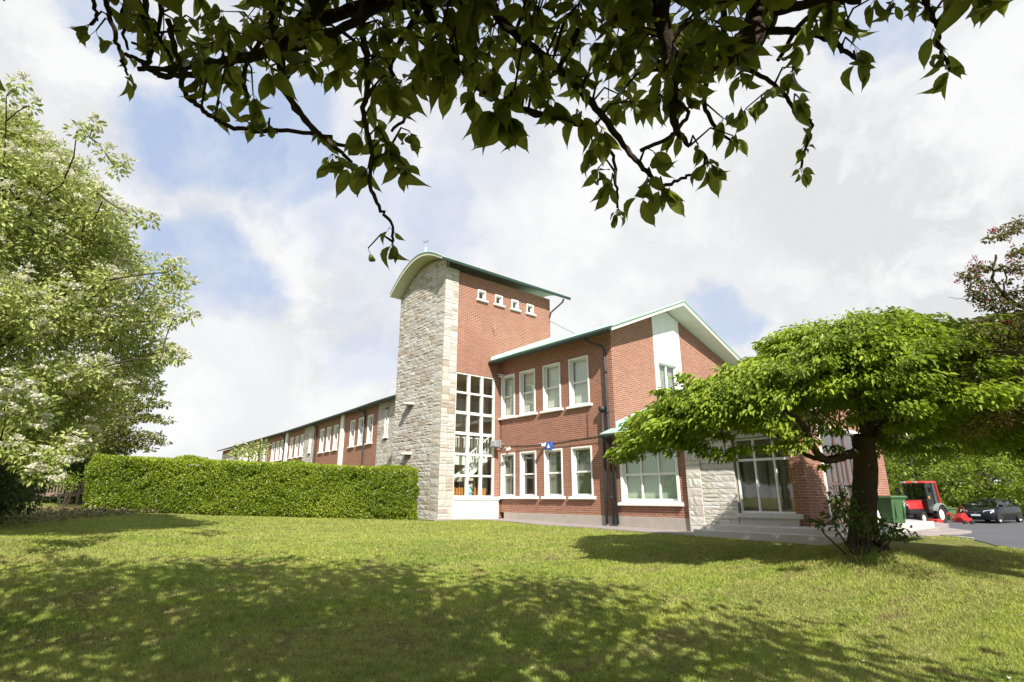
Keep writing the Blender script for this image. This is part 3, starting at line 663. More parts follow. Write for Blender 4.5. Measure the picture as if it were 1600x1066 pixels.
mb = MB(); mb.box(15.8, 16.4, 22.7, 22.84, .5, 1.95); mb.box(16.9, 17.6, 22.3, 22.84, .5, 2.1); part(mb, 'inner_door', M['innerdark'])

# picket screen and statue behind the low panes
ps = empty('picket_screen', (14.3, YT + .45, .5)); tag(ps, 'row of orange rounded wooden pickets behind the lowest panes of the tall stair window', 'picket screen')
mb = MB(); x = -.98; k = 0
while x < .98:
    if not (-.16 < x < .26):
        hh = .80 + random.uniform(-.03, .03)
        for (a, b) in ((0, hh), ):
            mb.box(x, x + .085, -.015, .015, 0, hh); mb.prism([(x + .0425 + .0425 * math.cos(q), hh + .06 * math.sin(q)) for q in np.linspace(0, math.pi, 7)], .03, 'y', -.015)
    x += .135
mb.build('pickets', M['orange'], parent=ps); mb = MB(); mb.box(-1, 1, .02, .05, .2, .27); mb.box(-1, 1, .02, .05, .6, .67); mb.build('rail', M['orange'], parent=ps)
st = empty('statue', (14.36, YT + .38, .58)); tag(st, 'small robed statue in pale blue cloak behind the lowest middle stair window pane', 'statue')
mb = MB(); mb.lathe([(.13, 0), (.14, .25), (.115, .48), (.10, .66), (.075, .74), (.035, .78)], 16); mb.build('cloak', M['robe'], parent=st, smooth=True)
mb = MB(); mb.lathe([(.025, .77), (.045, .79), (.058, .84), (.05, .89), (.015, .92)], 14); mb.tube([(-.07, -.02, .66), (-.08, -.10, .56), (-.01, -.13, .64)], .02, 8); mb.tube([(.07, -.02, .66), (.08, -.10, .56), (.01, -.13, .64)], .02, 8); mb.build('head', M['render_white'], parent=st, smooth=True)

# rooms behind the ordinary windows, so panes look into depth
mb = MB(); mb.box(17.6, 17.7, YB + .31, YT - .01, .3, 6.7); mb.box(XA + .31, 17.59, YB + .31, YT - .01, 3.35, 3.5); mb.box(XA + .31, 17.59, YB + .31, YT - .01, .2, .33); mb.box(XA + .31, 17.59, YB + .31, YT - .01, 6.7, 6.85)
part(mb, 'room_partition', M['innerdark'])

# ---- single-storey extension
XE1 = 22.3; YE = 6.45; RXE = 19.15; ZE = 3.12; SE = .36
def ztE(x): return ZE - .12 + .2 + ((x - XA) if x < RXE else (2 * RXE - x - XA)) * SE
mb = MB()
wall_sheet(mb, fA, [9.95, YB - .001], lambda u: 3.15, .33, [(10.28, 12.62, .78, 2.66)], .3)
fE = lambda u, w_, z: (u, YE + w_, z)
wall_sheet(mb, fE, [XA, 16.95, RXE, 20.9, XE1], ztE, .2, [(16.95, 20.9, .22, 3.0)], .35)
mb.box(XE1 - .35, XE1, YE + .36, YB - .01, -.4, 3.15)
part(mb, 'brick_wall', M['brick'])
mb = MB(); fSt = lambda u, w_, z: (XA - .06 + w_, u, z)
stones(mb, fSt, 8.38, 9.95, -.15, lambda u: 3.12, .12, .24, .25, .65, (.008, .016), seed=21, tone=(.7, 1))
stones(mb, fSt, 6.72, 8.38, 2.62, lambda u: 3.12, .2, .28, .4, .8, (.01, .03), seed=23, tone=(.5, .9))
fSt2 = lambda u, w_, z: (XA - .11 + w_, u, z)
stones(mb, fSt2, 9.45, 9.95, -.15, lambda u: 3.1, .24, .32, .28, .5, (.012, .028), seed=29, tone=(.6, 1))
part(mb, 'stone_wall', M['palestone'], tone=True)
mb = MB(); mb.box(XA - .04, XA + .3, 8.4, 9.94, -.2, 3.13); mb.box(XA - .09, XA - .045, 9.47, 9.93, -.2, 3.1); mb.box(XA - .04, XA + .3, 6.73, 8.39, 2.63, 3.13); part(mb, 'wall_core', M['mortar'])
o = window(2.34, 1.88, cols=3, rows=2, border=.10, sash=.055, blind='blind_green', depth=.15, sillw=.1); place(o, XA, 12.62, .78, RA)
# entrance side window: taller lower lights
def mk_side_window():
    mb = MB(); ya, yb, z0, z1 = 6.72, 8.36, .52, 2.62; x = XA + .06
    for (a, b, c, d) in ((ya, ya + .05, z0, z1), (yb - .05, yb, z0, z1), (ya + .05, yb - .05, z0, z0 + .06), (ya + .05, yb - .05, z1 - .06, z1)): mb.box(x, x + .08, a, b, c, d)
    for k in (7.24, 7.80): mb.box(x + .003, x + .077, k - .03, k + .03, z0 + .06, z1 - .06)
    mb.box(x - .004, x + .074, ya + .05, yb - .05, 1.96, 2.03)
    o = part(mb, 'side_window', M['white'], bevel=.005)
    mb = MB(); mb.box(x + .035, x + .043, ya + .02, yb - .02, z0 + .02, z1 - .02); mb.build('pane', M['glass'], parent=o)
    mb = MB(); mb.box(XA - .16, XA + .06, 6.60, 8.46, .40, .52); mb.box(XA - .06, XA + .2, 6.72, 8.37, -.1, .399); mb.build('sill', M['stepstone'], parent=o, bevel=.01)
mk_side_window()
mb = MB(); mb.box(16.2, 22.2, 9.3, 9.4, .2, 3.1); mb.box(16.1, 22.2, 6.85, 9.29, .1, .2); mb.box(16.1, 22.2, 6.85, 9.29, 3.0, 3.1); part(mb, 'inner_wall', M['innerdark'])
mb = MB(); mb.box(16.10, 16.15, 6.83, 7.02, .56, 2.5); mb.box(16.8, 16.9, 8.9, 9.28, .2, 2.2); part(mb, 'inner_door', M['oak'])
mb = MB()
for k in range(5): mb.box(16.9 + k * .9, 17.2 + k * .9, 9.2, 9.28, .9, 2.3)
part(mb, 'inner_panel', M['blind_dark'])
# glazed entrance in the gable end
def mk_entrance():
    mb = MB(); y = YE - .03
    for (a, b) in ((16.952, 17.07), (20.78, 20.898)): mb.box(a, b, y, y + .3, .22, 3.0)
    mb.box(17.07, 20.78, y, y + .3, 2.9, 3.0); tr = part(mb, 'door_surround', M['white'], bevel=.005)
    mb = MB(); y = YE + .14
    xs_ = [17.07, 17.62, 18.55, 19.3, 20.2, 20.78]
    for x in xs_: mb.box(max(17.072, x - .05), min(20.778, x + .05), y, y + .08, .22, 2.9)
    mb.box(17.08, 20.77, y - .005, y + .085, 2.12, 2.22); mb.box(17.08, 20.77, y + .003, y + .077, .22, .34)
    for a, b in ((17.67, 18.5), (18.6, 19.25), (19.35, 20.15)):
        mb.box(a, b, y + .006, y + .07, 1.30, 1.37); mb.box((a + b) / 2 - .035, (a + b) / 2 + .035, y + .009, y + .068, .34, 2.12)
    o = part(mb, 'glazed_door', M['brownframe'], bevel=.005)
    mb = MB(); mb.box(17.08, 20.77, y + .03, y + .038, .24, 2.89); mb.build('pane', M['glass'], parent=o)
    mb = MB(); mb.tube([(18.45, y - .04, 1.0), (18.45, y - .06, 1.2), (18.45, y - .04, 1.4)], .018, 8); mb.tube([(18.65, y - .04, 1.0), (18.65, y - .06, 1.2), (18.65, y - .04, 1.4)], .018, 8); mb.build('handle', M['chrome'], parent=o)
mk_entrance()
mb = MB(); XL, XR = 15.10, 2 * RXE - 15.10; zt = ZE + (RXE - 15.10) * SE
slab(mb, [(XL, 5.85, ZE), (RXE, 5.85, zt), (RXE, YB - .004, zt), (XL, YB - .004, ZE)], .12)
slab(mb, [(RXE, 5.85, zt + .001), (XR, 5.85, ZE), (XR, YB - .004, ZE), (RXE, YB - .004, zt + .001)], .12)
slab(mb, [(XL, YB, ZE), (XA - .02, YB, ZE + .22), (XA - .02, YB + .2, ZE + .22), (XL, YB + .2, ZE)], .12)
o = part(mb, 'roof', [M['copper'], M['cream'], M['white']])
mb = MB()
for k in range(21): x = 15.75 + k * .17; z = ZE + (x - 15.1) * SE; mb.add([(x, YB - .03 - (k % 2) * .01, z - .02), (x + .18, YB - .03 - (k % 2) * .01, z + .045), (x + .18, YB - .008, z + .29), (x, YB - .008, z + .225), (x, YB - .002, z - .02), (x + .18, YB - .002, z + .045)], [(0, 1, 2, 3), (0, 3, 4), (1, 5, 2)])
mb.build('flashing', M['copper'], parent=o)
mb = MB(); mb.tube([(15.05, 5.9, 3.03), (15.05, 12.93, 3.03)], .06, 10); mb.build('gutter', M['gutter'], parent=o)

# ---- downpipes at the corner
mb = MB()
mb.tube([(15.1, 13.5, 6.76), (15.25, 13.42, 6.6), (15.6, 13.1, 6.45), (15.62, 13.02, 6.3), (15.62, 12.98, 3.1), (15.62, 12.95, .05)], .045, 8)
for z in (5.4, 3.9, 2.4, .9): mb.tube([(15.62, 12.98, z), (15.62, 12.98, z + .1)], .056, 8)
part(mb, 'downpipe', M['darkpipe'], smooth=True)
mb = MB(); mb.tube([(15.6, 13.22, 4.05), (15.6, 13.22, .05)], .055, 8); mb.box(15.5, 15.7, 13.12, 13.32, 4.0, 4.16); mb.tube([(15.12, 12.85, 3.0), (15.3, 12.83, 2.85), (15.6, 12.78, 2.6), (15.62, 12.76, .05)], .045, 8)
mb.tube([(15.6, 13.22, 3.3), (15.6, 12.9, 2.6), (15.6, 12.7, 2.2)], .04, 8)
part(mb, 'downpipe', M['darkpipe'], smooth=True)
mb = MB()
def cable(pts, r=.012): mb.tube(pts, r, 5)
cable([(XA - .02, 18.55, 3.08), (XA - .02, 16.5, 3.0), (XA - .02, 14.6, 3.08), (XA - .02, 13.3, 3.12)])
cable([(XA - .02, 14.05, 3.08), (XA - .02, 14.05, 4.0)]); cable([(XA - .02, 18.2, 2.86), (XA - .02, 15.2, 2.87), (XA - .02, 13.25, 2.9)], .008)
cable([(XA - .02, 19.22, 3.05), (XA - .02, 19.22, 6.1)], .008)
part(mb, 'wall_cable', M['darkpipe'])

# ---- long classroom wing
EY = [19.31, 30.17, 32.57, 38.3, 45.3, 53.5, 60.7, 82.0]; EX = [16.34, 16.54, 16.66, 17.13, 17.59, 18.11, 18.36, 19.10]
def xw(y): return float(np.interp(y, EY, EX))
def angw(y): return math.atan((xw(y + 1) - xw(y - 1)) / 2)
fW = lambda u, w_, z: (xw(u) + w_, u, z)
bays = [34.4, 36.05, 37.7, 41.15, 42.75, 44.35, 49.7, 51.2, 52.85, 55.8, 57.2, 58.7, 64.4, 65.8, 67.2, 70.3, 71.7, 73.1, 78.2, 79.6, 81.0]
holesW = [(c - .46, c + .46, 4.42, 6.28) for c in bays]
mb = MB(); wall_sheet(mb, fW, [23.3, 26, 29] + EY[1:], lambda u: 6.85, 0, holesW, .3)
mb.box(19.2, 28, 81.7, 82.0, 0, 6.8)
part(mb, 'brick_wall', M['brick'])
mb = MB()
fW2 = lambda u, w_, z: (xw(u) - .05 + w_, u, z)
nar = [31.65, 47.15, 61.6]
for (a, b), c in zip(((28.0, 33.0), (46.3, 49.0), (60.6, 63.1)), nar):
    mb = MB(); stones(mb, fW2, a, b, 1.8, lambda u: 6.85, .16, .3, .35, .8, (.01, .03), seed=int(a), tone=(.3, .8), holes=[(c - .27, c + .27, 4.5, 6.3)])
    part(mb, 'stone_wall', M['stone'], tone=True)
mb = MB(); stones(mb, fW2, 74.6, 77.2, 2.5, lambda u: 6.85, .2, .35, .5, 1, (.01, .03), seed=75, tone=(.3, .8))
part(mb, 'stone_wall', M['stone'], tone=True)
mb = MB()
for a, b in ((39.35, 39.95), (54.0, 54.55), (68.6, 69.2)):
    mb = MB(); mb.add([fW(a, -.14, 2), fW(b, -.14, 2), fW(b, -.14, 6.84), fW(a, -.14, 6.84), fW(a, 0, 2), fW(b, 0, 2), fW(b, 0, 6.84), fW(a, 0, 6.84)], [(0, 1, 2, 3), (0, 3, 7, 4), (1, 5, 6, 2), (3, 2, 6, 7)])
    part(mb, 'white_pilaster', M['render_white'])
pw = window(.92, 1.86, 1, 3, border=.08, sash=.05, slat=.12)
for k, c in enumerate(bays):
    o = pw if k == 0 else copy_tree(pw)
    place(o, xw(c + .46), c + .46, 4.42, RA - angw(c))
pn = window(.42, 1.7, 1, 2, border=.04, sash=.05, blind=None, depth=.1, frame='white')
for k, c in enumerate(nar):
    o = pn if k == 0 else copy_tree(pn)
    place(o, xw(c) - .13 + .07, c + .21, 4.58, RA - angw(c))
mb = MB()
ys = [23.35] + EY[1:]
for a, b in zip(ys[:-1], ys[1:]):
    slab(mb, [(xw(a) - .45, a, 6.93), (xw(a) + 4, a, 8.3), (xw(b) + 4, b, 8.3), (xw(b) - .45, b, 6.93)], .12)
slab(mb, [(xw(82) - .45, 82.0, 6.93), (xw(82) + 4, 82.0, 8.3), (xw(82) + 4, 82.8, 8.3), (xw(82) - .45, 82.8, 6.93)], .12)
o = part(mb, 'roof', [M['copper'], M['gutter'], M['gutter']])
mb = MB(); mb.tube([(xw(y) - .5, y, 6.86) for y in ys + [82.8]], .075, 8); mb.build('gutter', M['gutter'], parent=o)
mb = MB()
for y in (35.3, 45.6, 55.0, 63.6):
    mb = MB(); mb.tube([(xw(y) - .45, y + .6, 6.84), (xw(y) - .12, y, 6.55), (xw(y) - .08, y, 6.3), (xw(y) - .08, y, 1)], .06, 8)
    part(mb, 'downpipe', M['darkpipe'])
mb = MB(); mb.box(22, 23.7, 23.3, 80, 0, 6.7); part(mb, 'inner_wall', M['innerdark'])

# ---- fixtures on the wall (things of their own)
fl = empty('floodlight', (XA, 18.95, 3.2)); tag(fl, 'grey rectangular floodlight on an arm at the left end of the four-window wall', 'floodlight')
mb = MB(); mb.tube([(0, 0, 0), (-.25, .05, .02), (-.45, .1, -.03)], .025, 8); mb.build('arm', M['grey'], parent=fl)
mb = MB(); mb.box(-.62, -.40, -.12, .26, -.15, .12); mb.box(-.40, -.34, -.16, .30, -.19, .16); mb.build('lamp_housing', M['grey'], parent=fl, bevel=.02)
mb = MB(); mb.box(-.632, -.622, -.09, .23, -.12, .09); mb.build('lens', M['lamp'], parent=fl)
def security_cam(loc, rz, label):
    r_ = empty('security_camera', loc, rz); tag(r_, label, 'security camera', 'white security cameras on the brick walls')
    mb = MB(); mb.tube([(0, 0, 0), (-.12, 0, -.03)], .025, 8); mb.box(-.02, 0, -.05, .05, -.05, .05); mb.build('bracket', M['white'], parent=r_)
    mb = MB(); mb.box(-.36, -.1, -.05, .05, -.11, -.02); mb.box(-.39, -.1, -.06, .06, -.02, 0); mb.build('housing', M['white'], parent=r_, bevel=.012)
    mb = MB(); mb.box(-.366, -.361, -.04, .04, -.1, -.03); mb.build('lens', M['dark'], parent=r_)
security_cam((XA, 18.62, 3.0), R(18), 'white security camera just below the grey floodlight')
security_cam((XA, 16.36, 3.03), R(12), 'white security camera left of the blue alarm box')
security_cam((XA, 19.12, 6.32), R(20), 'white security camera high under the eaves left of the upper windows')
ab = empty('alarm_box', (XA, 16.1, 2.93)); tag(ab, 'blue alarm box with white emblem above the lower windows', 'alarm box')
mb = MB(); mb.prism([(-.16, -.14), (.16, -.14), (.18, .0), (.13, .16), (-.13, .16), (-.18, 0)], .1, 'x', -.1); mb.build('case', M['blue'], parent=ab, bevel=.015)
mb = MB(); mb.prism([(-.09, -.08), (.09, -.08), (.05, -.01), (.0, .09), (-.05, -.01)], .006, 'x', -.107); mb.build('emblem', M['white'], parent=ab)
hk = empty('wall_bracket', (15.25, YT, 8.5)); tag(hk, 'small curved bracket alone in the middle of the tower brick wall', 'bracket')
mb = MB(); mb.tube([(0, 0, .05), (-.05, -.14, .05), (-.03, -.2, -.05), (.03, -.2, -.14)], .018, 8); mb.build('hook', M['grey'], parent=hk)
ow = empty('overhead_cable', (19, 19.3, 9.9)); mb = MB()
A_ = Vector((18.9, 19.25, 9.65)); B_ = Vector((58, 24, 17.0)); mb.tube([A_.lerp(B_, k / 24) - Vector((19, 19.3, 9.9)) - Vector((0, 0, 3.0 * 4 * (k / 24) * (1 - k / 24))) for k in range(25)], .012, 5)
mb.build('wire', M['darkpipe'], parent=ow); tag(ow, 'thin overhead wire running right from the tower across the sky', 'cable')

# ---- path and terrace
mb = MB(); N_ = 24
pts = [(12.0, 18.6), (12.35, 19.3), (13.2, 19.15), (15.5, 19.15)]
for a, b, x0 in ((9.0, 19.1, 14.35),):
    for k in range(N_):
        y0_, y1_ = a + (b - a) * k / N_, a + (b - a) * (k + 1) / N_
        q = [(x0, y0_), (XA - .02, y0_), (XA - .02, y1_), (x0, y1_)]
        mb.add([(x, y, g1(x0 + .5, y) + .02) for x, y in q] + [(x, y, -.6) for x, y in q], [(0, 1, 2, 3), (0, 4, 5, 1), (3, 2, 6, 7), (3, 7, 4, 0)])
for k in range(10):
    x0, x1 = 11.9 + k * .26, 11.9 + (k + 1) * .26
    q = [(x0, 18.5), (x1, 18.5), (x1, 19.3), (x0, 19.3)]; mb.add([(x, y, g1(x, 18.7) + .022) for x, y in q] + [(x, y, -.6) for x, y in q], [(0, 1, 2, 3), (0, 4, 5, 1)])
mb.box(11.5, 12.5, 18.7, 24, -.5, .085)
tag(mb.build('footpath', M['path']), kind='structure')
te = empty('terrace_steps', (15, 6, 0)); tag(te, 'two low pale stone steps forming a terrace around the glazed entrance', 'steps')
mb = MB(); mb.box(-.75, .35, -1.0, 3.0, -.6, .095); ob = mb.build('lower_step', M['stepstone'], parent=te, bevel=.015)
mb = MB(); mb.box(-.35, 7.2, -.65, 2.6, .0, .22); ob = mb.build('upper_step', M['stepstone'], parent=te, bevel=.015)
def slab_poly(name, pix, z, th, mat, label=None, cat=None):
    mb = MB(); P = [tuple(onz(px, py, z))[:2] for px, py in pix]; mb.prism(P, th, 'z', z - th); o = mb.build(name, mat, bevel=.02); return o
o = slab_poly('pavement', [(1370, 818), (1412, 825), (1468, 824), (1482, 818), (1420, 811), (1375, 811)], -.10, .5, M['path']); tag(o, kind='structure')
o = slab_poly('pavement_kerb', [(1385, 832), (1440, 833.5), (1500, 832), (1518, 829.5), (1476, 824), (1410, 827)], -.235, .4, M['path']); tag(o, kind='structure')
mb = MB(); p = onz(1508, 843, -.35); mb.box(-.45, .45, -.04, .04, 0, .004); o = mb.build('road_marking', M['plate'], loc=(p.x, p.y, g1(p.x, p.y) + .05), rz=R(40)); tag(o, kind='structure')

# ------------------------------------------------------------------ vegetation
def limb(mb, pts, r0, r1, n=8, wob=0.0, steps=5, seed=0):
    """smooth tapered limb through control points"""
    rr = random.Random(seed); P = [Vector(p) for p in pts]; out_ = []
    E_ = [P[0] * 2 - P[1]] + P + [P[-1] * 2 - P[-2]]
    for i in range(1, len(E_) - 2):
        for k in range(steps):
            u = k / steps; a, b, c, d = E_[i - 1], E_[i], E_[i + 1], E_[i + 2]
            out_.append(0.5 * ((2 * b) + (c - a) * u + (2 * a - 5 * b + 4 * c - d) * u * u + (3 * b - a - 3 * c + d) * u ** 3))
    out_.append(P[-1]); m_ = len(out_)
    if wob:
        for i in range(1, m_ - 1): out_[i] = out_[i] + Vector((rr.uniform(-1, 1), rr.uniform(-1, 1), rr.uniform(-1, 1))) * wob
    mb.tube(out_, [r0 + (r1 - r0) * (i / (m_ - 1)) ** .8 * (1 + (rr.uniform(-.08, .08))) for i in range(m_)], n)
    return out_

# ---- overhanging cherry above the photographer
D0 = 2.45
cherry = empty('overhanging_cherry_tree', (-1.8, -2.4, g1(-1.8, -2.4))); tag(cherry, 'cherry tree reaching overhead with dark branches and large hanging olive green leaves', 'tree')
ci = Matrix.Translation(-cherry.location)
def cpart(o): o.parent = cherry; o.matrix_parent_inverse = ci; return o
hubs = {'L': Vector((-1.2, 0.2, 4.3)), 'M': Vector((0.3, -0.2, 4.2)), 'R': Vector((1.6, -1.2, 4.2))}
mb = MB(); base = Vector((-1.8, -2.4, g1(-1.8, -2.4) - .1))
limb(mb, [base, base + Vector((.05, .05, .5)), base + Vector((-.05, .1, 1.6)), Vector((-1.6, -2.0, 2.9))], .34, .24, 14, .01)
limb(mb, [Vector((-1.6, -2.0, 2.8)), Vector((-1.5, -1.0, 3.7)), hubs['L'], Vector((-1.6, 1.6, 5.6)), Vector((-2.2, 3.0, 7.4))], .20, .04, 10, .02)
limb(mb, [Vector((-1.6, -2.05, 2.75)), Vector((-.7, -1.0, 3.7)), hubs['M'], Vector((1.2, .8, 5.6)), Vector((1.8, 1.6, 7.2))], .18, .04, 10, .02)
limb(mb, [Vector((-1.55, -2.1, 2.7)), Vector((.2, -1.7, 3.7)), hubs['R'], Vector((2.8, -1.6, 5.6))], .16, .04, 10, .02)
cpart(mb.build('trunk', M['bark'], smooth=True))
BR = [  # (points px,py,depth), start radius px, end radius px, hub
    ([(1030, -120, 2.4), (1032, -30, 2.4), (1036, 40, 2.42), (1050, 110, 2.45), (1052, 170, 2.5), (1058, 205, 2.5), (1078, 228, 2.48)], 19, 3, 'M'),
    ([(1240, -150, 2.9), (1200, -40, 2.8), (1188, 30, 2.75), (1160, 75, 2.7), (1105, 98, 2.65), (1062, 108, 2.6)], 34, 12, 'R'),
    ([(880, -130, 2.8), (790, -50, 2.8), (740, -10, 2.8), (650, 2, 2.75), (560, 12, 2.7), (480, 45, 2.65), (400, 88, 2.6), (330, 98, 2.55), (262, 108, 2.5), (215, 108, 2.5)], 17, 3.5, 'L'),
    ([(560, -120, 2.5), (500, 0, 2.5), (455, 55, 2.55), (420, 90, 2.58)], 16, 9, 'L'),
    ([(640, -20, 2.6), (560, 30, 2.6), (500, 60, 2.6), (440, 80, 2.6), (360, 98, 2.6), (300, 116, 2.55), (252, 118, 2.5), (240, 110, 2.5), (218, 95, 2.5), (196, 84, 2.5)], 8, 3, None),
    ([(262, 30, 2.5), (272, 70, 2.5), (283, 108, 2.45), (288, 140, 2.42), (312, 168, 2.4), (345, 192, 2.4), (390, 203, 2.4), (450, 204, 2.42), (520, 214, 2.45)], 4.5, 3, None),
    ([(428, 40, 2.5), (440, 120, 2.45), (470, 180, 2.42), (515, 225, 2.4), (550, 254, 2.4)], 7, 2.5, None),
    ([(440, 60, 2.6), (452, 150, 2.55), (485, 195, 2.5), (520, 222, 2.5), (575, 232, 2.5), (612, 226, 2.48)], 5, 2, None),
    ([(562, -40, 2.35), (566, 40, 2.35), (574, 110, 2.33), (568, 180, 2.3), (580, 230, 2.3), (579, 290, 2.3), (596, 328, 2.3), (612, 350, 2.3), (614, 378, 2.3)], 6, 2, None),
    ([(640, -60, 2.5), (670, 20, 2.5), (705, 90, 2.48), (745, 132, 2.45), (782, 160, 2.42), (835, 178, 2.42), (895, 190, 2.4), (925, 205, 2.4)], 9, 2, None),
    ([(720, -60, 2.6), (780, 30, 2.6), (850, 90, 2.58), (915, 150, 2.55), (955, 200, 2.5), (985, 240, 2.48), (1010, 268, 2.45), (1035, 293, 2.45)], 9, 3, None),
    ([(815, 170, 2.5), (880, 188, 2.5), (930, 205, 2.5), (955, 235, 2.5), (962, 280, 2.5), (965, 325, 2.5)], 4, 2, None),
    ([(1000, 236, 2.5), (1045, 215, 2.45), (1075, 180, 2.45), (1050, 150, 2.5)], 3, 3, None),
    ([(1035, 292, 2.4), (1070, 278, 2.4), (1090, 265, 2.4), (1105, 255, 2.4)], 3, 1.5, None),
    ([(1150, 60, 2.7), (1210, 50, 2.7), (1260, 50, 2.6), (1300, 64, 2.5), (1320, 80, 2.5), (1338, 92, 2.5)], 7, 3, None),
    ([(1150, 100, 2.8), (1190, 120, 2.8), (1225, 148, 2.75), (1245, 178, 2.7), (1268, 192, 2.7), (1262, 215, 2.7), (1252, 262, 2.7)], 4, 1.8, None),
    ([(1390, -160, 2.6), (1440, -60, 2.5), (1452, 12, 2.4), (1464, 40, 2.4), (1470, 78, 2.4), (1484, 108, 2.4)], 5, 2.5, 'R'),
    ([(1180, 20, 2.7), (1250, 10, 2.6), (1310, 0, 2.6), (1345, 2, 2.6)], 9, 4, None),
    ([(110, -60, 2.6), (142, -8, 2.6), (150, 30, 2.6), (142, 40, 2.6)], 4, 2, None),
    ([(150, -60, 2.5), (166, 0, 2.5), (178, 50, 2.5), (190, 90, 2.5), (200, 118, 2.5)], 5, 2, 'L'),
    ([(190, -60, 2.6), (194, -5, 2.6), (192, 40, 2.6), (200, 78, 2.6)], 4, 2, None),
    ([(225, -60, 2.5), (228, 20, 2.5), (236, 80, 2.5), (226, 105, 2.5)], 5, 4, None),
    ([(180, -30, 2.55), (225, 30, 2.55), (262, 80, 2.52), (275, 108, 2.5)], 3.5, 2.5, None),
    ([(240, -60, 2.7), (252, 20, 2.7), (232, 72, 2.65), (205, 66, 2.6)], 4, 2, None),
    ([(900, -60, 3.0), (950, 20, 3.0), (1000, 60, 2.9), (1040, 120, 2.8)], 9, 6, 'M'),
    ([(1330, -60, 2.9), (1290, 0, 2.9), (1250, 40, 2.8), (1215, 95, 2.8)], 6, 3, 'R'),
    ([(700, -60, 3.0), (640, 40, 3.0), (610, 110, 2.9), (640, 170, 2.9), (612, 205, 2.85)], 6, 2, 'M'),
    ([(960, -60, 3.0), (900, 60, 3.0), (860, 120, 2.9), (800, 150, 2.8), (770, 170, 2.8)], 6, 2, 'M'),
    ([(1120, -60, 3.2), (1130, 60, 3.1), (1100, 150, 3.0), (1120, 200, 3.0), (1150, 225, 3.0)], 6, 2, 'R'),
    ([(480, -60, 3.0), (420, 40, 3.0), (380, 120, 3.0), (400, 190, 2.9)], 6, 2, 'L'),
]
mb = MB(); BP = []
for k, (pts, r0, r1, hub) in enumerate(BR):
    P = [dep(*p) for p in pts]; f0 = pts[0][2] / FPX; rr0, rr1 = r0 * f0, r1 * pts[-1][2] / FPX
    if hub: limb(mb, [hubs[hub], hubs[hub].lerp(P[0], .5) + Vector((0, 0, .15)), P[0]], rr0 * 1.2, rr0, 8, seed=k)
    q = limb(mb, P, rr0, rr1, 8, .006, 6, seed=k)
    BP += [(x, pts[0][1]) for x in q]
cpart(mb.build('branches', M['bark'], smooth=True))
BPT = np.array([tuple(x[0]) for x in BP])
# leaf shoots
SH = []   # (centre, leaves, leaf length, downward)
env = [(100, -40), (150, 20), (200, 45), (240, 80), (290, 125), (340, 150), (400, 170), (440, 175), (490, 120), (540, 150), (600, 190), (650, 130), (700, 120), (750, 150), (800, 175), (860, 130), (910, 165), (960, 195), (1010, 190), (1060, 180), (1110, 170), (1150, 160), (1200, 95), (1240, 60), (1290, 55), (1340, 25), (1400, -10), (1480, -30), (1600, -30)]
ex, ey = zip(*env)
rr = random.Random(4)
k = 0
while k < 500:
    px = rr.uniform(90, 1500); py = rr.uniform(-140, 210); top_ = np.interp(px, ex, ey)
    if py > top_ - (14 if px < 850 else 26): continue
    dens = 0.2 if px < 300 else (.5 if px < 560 else (0.75 if px < 1180 else 0.34))
    if rr.random() > dens: continue
    d = rr.choice((2.3, 2.5, 2.8, 3.2, 3.6)) + rr.uniform(-.15, .15)
    SH.append((dep(px, py, d), rr.randint(4, 7), rr.uniform(.095, .135), .75)); k += 1
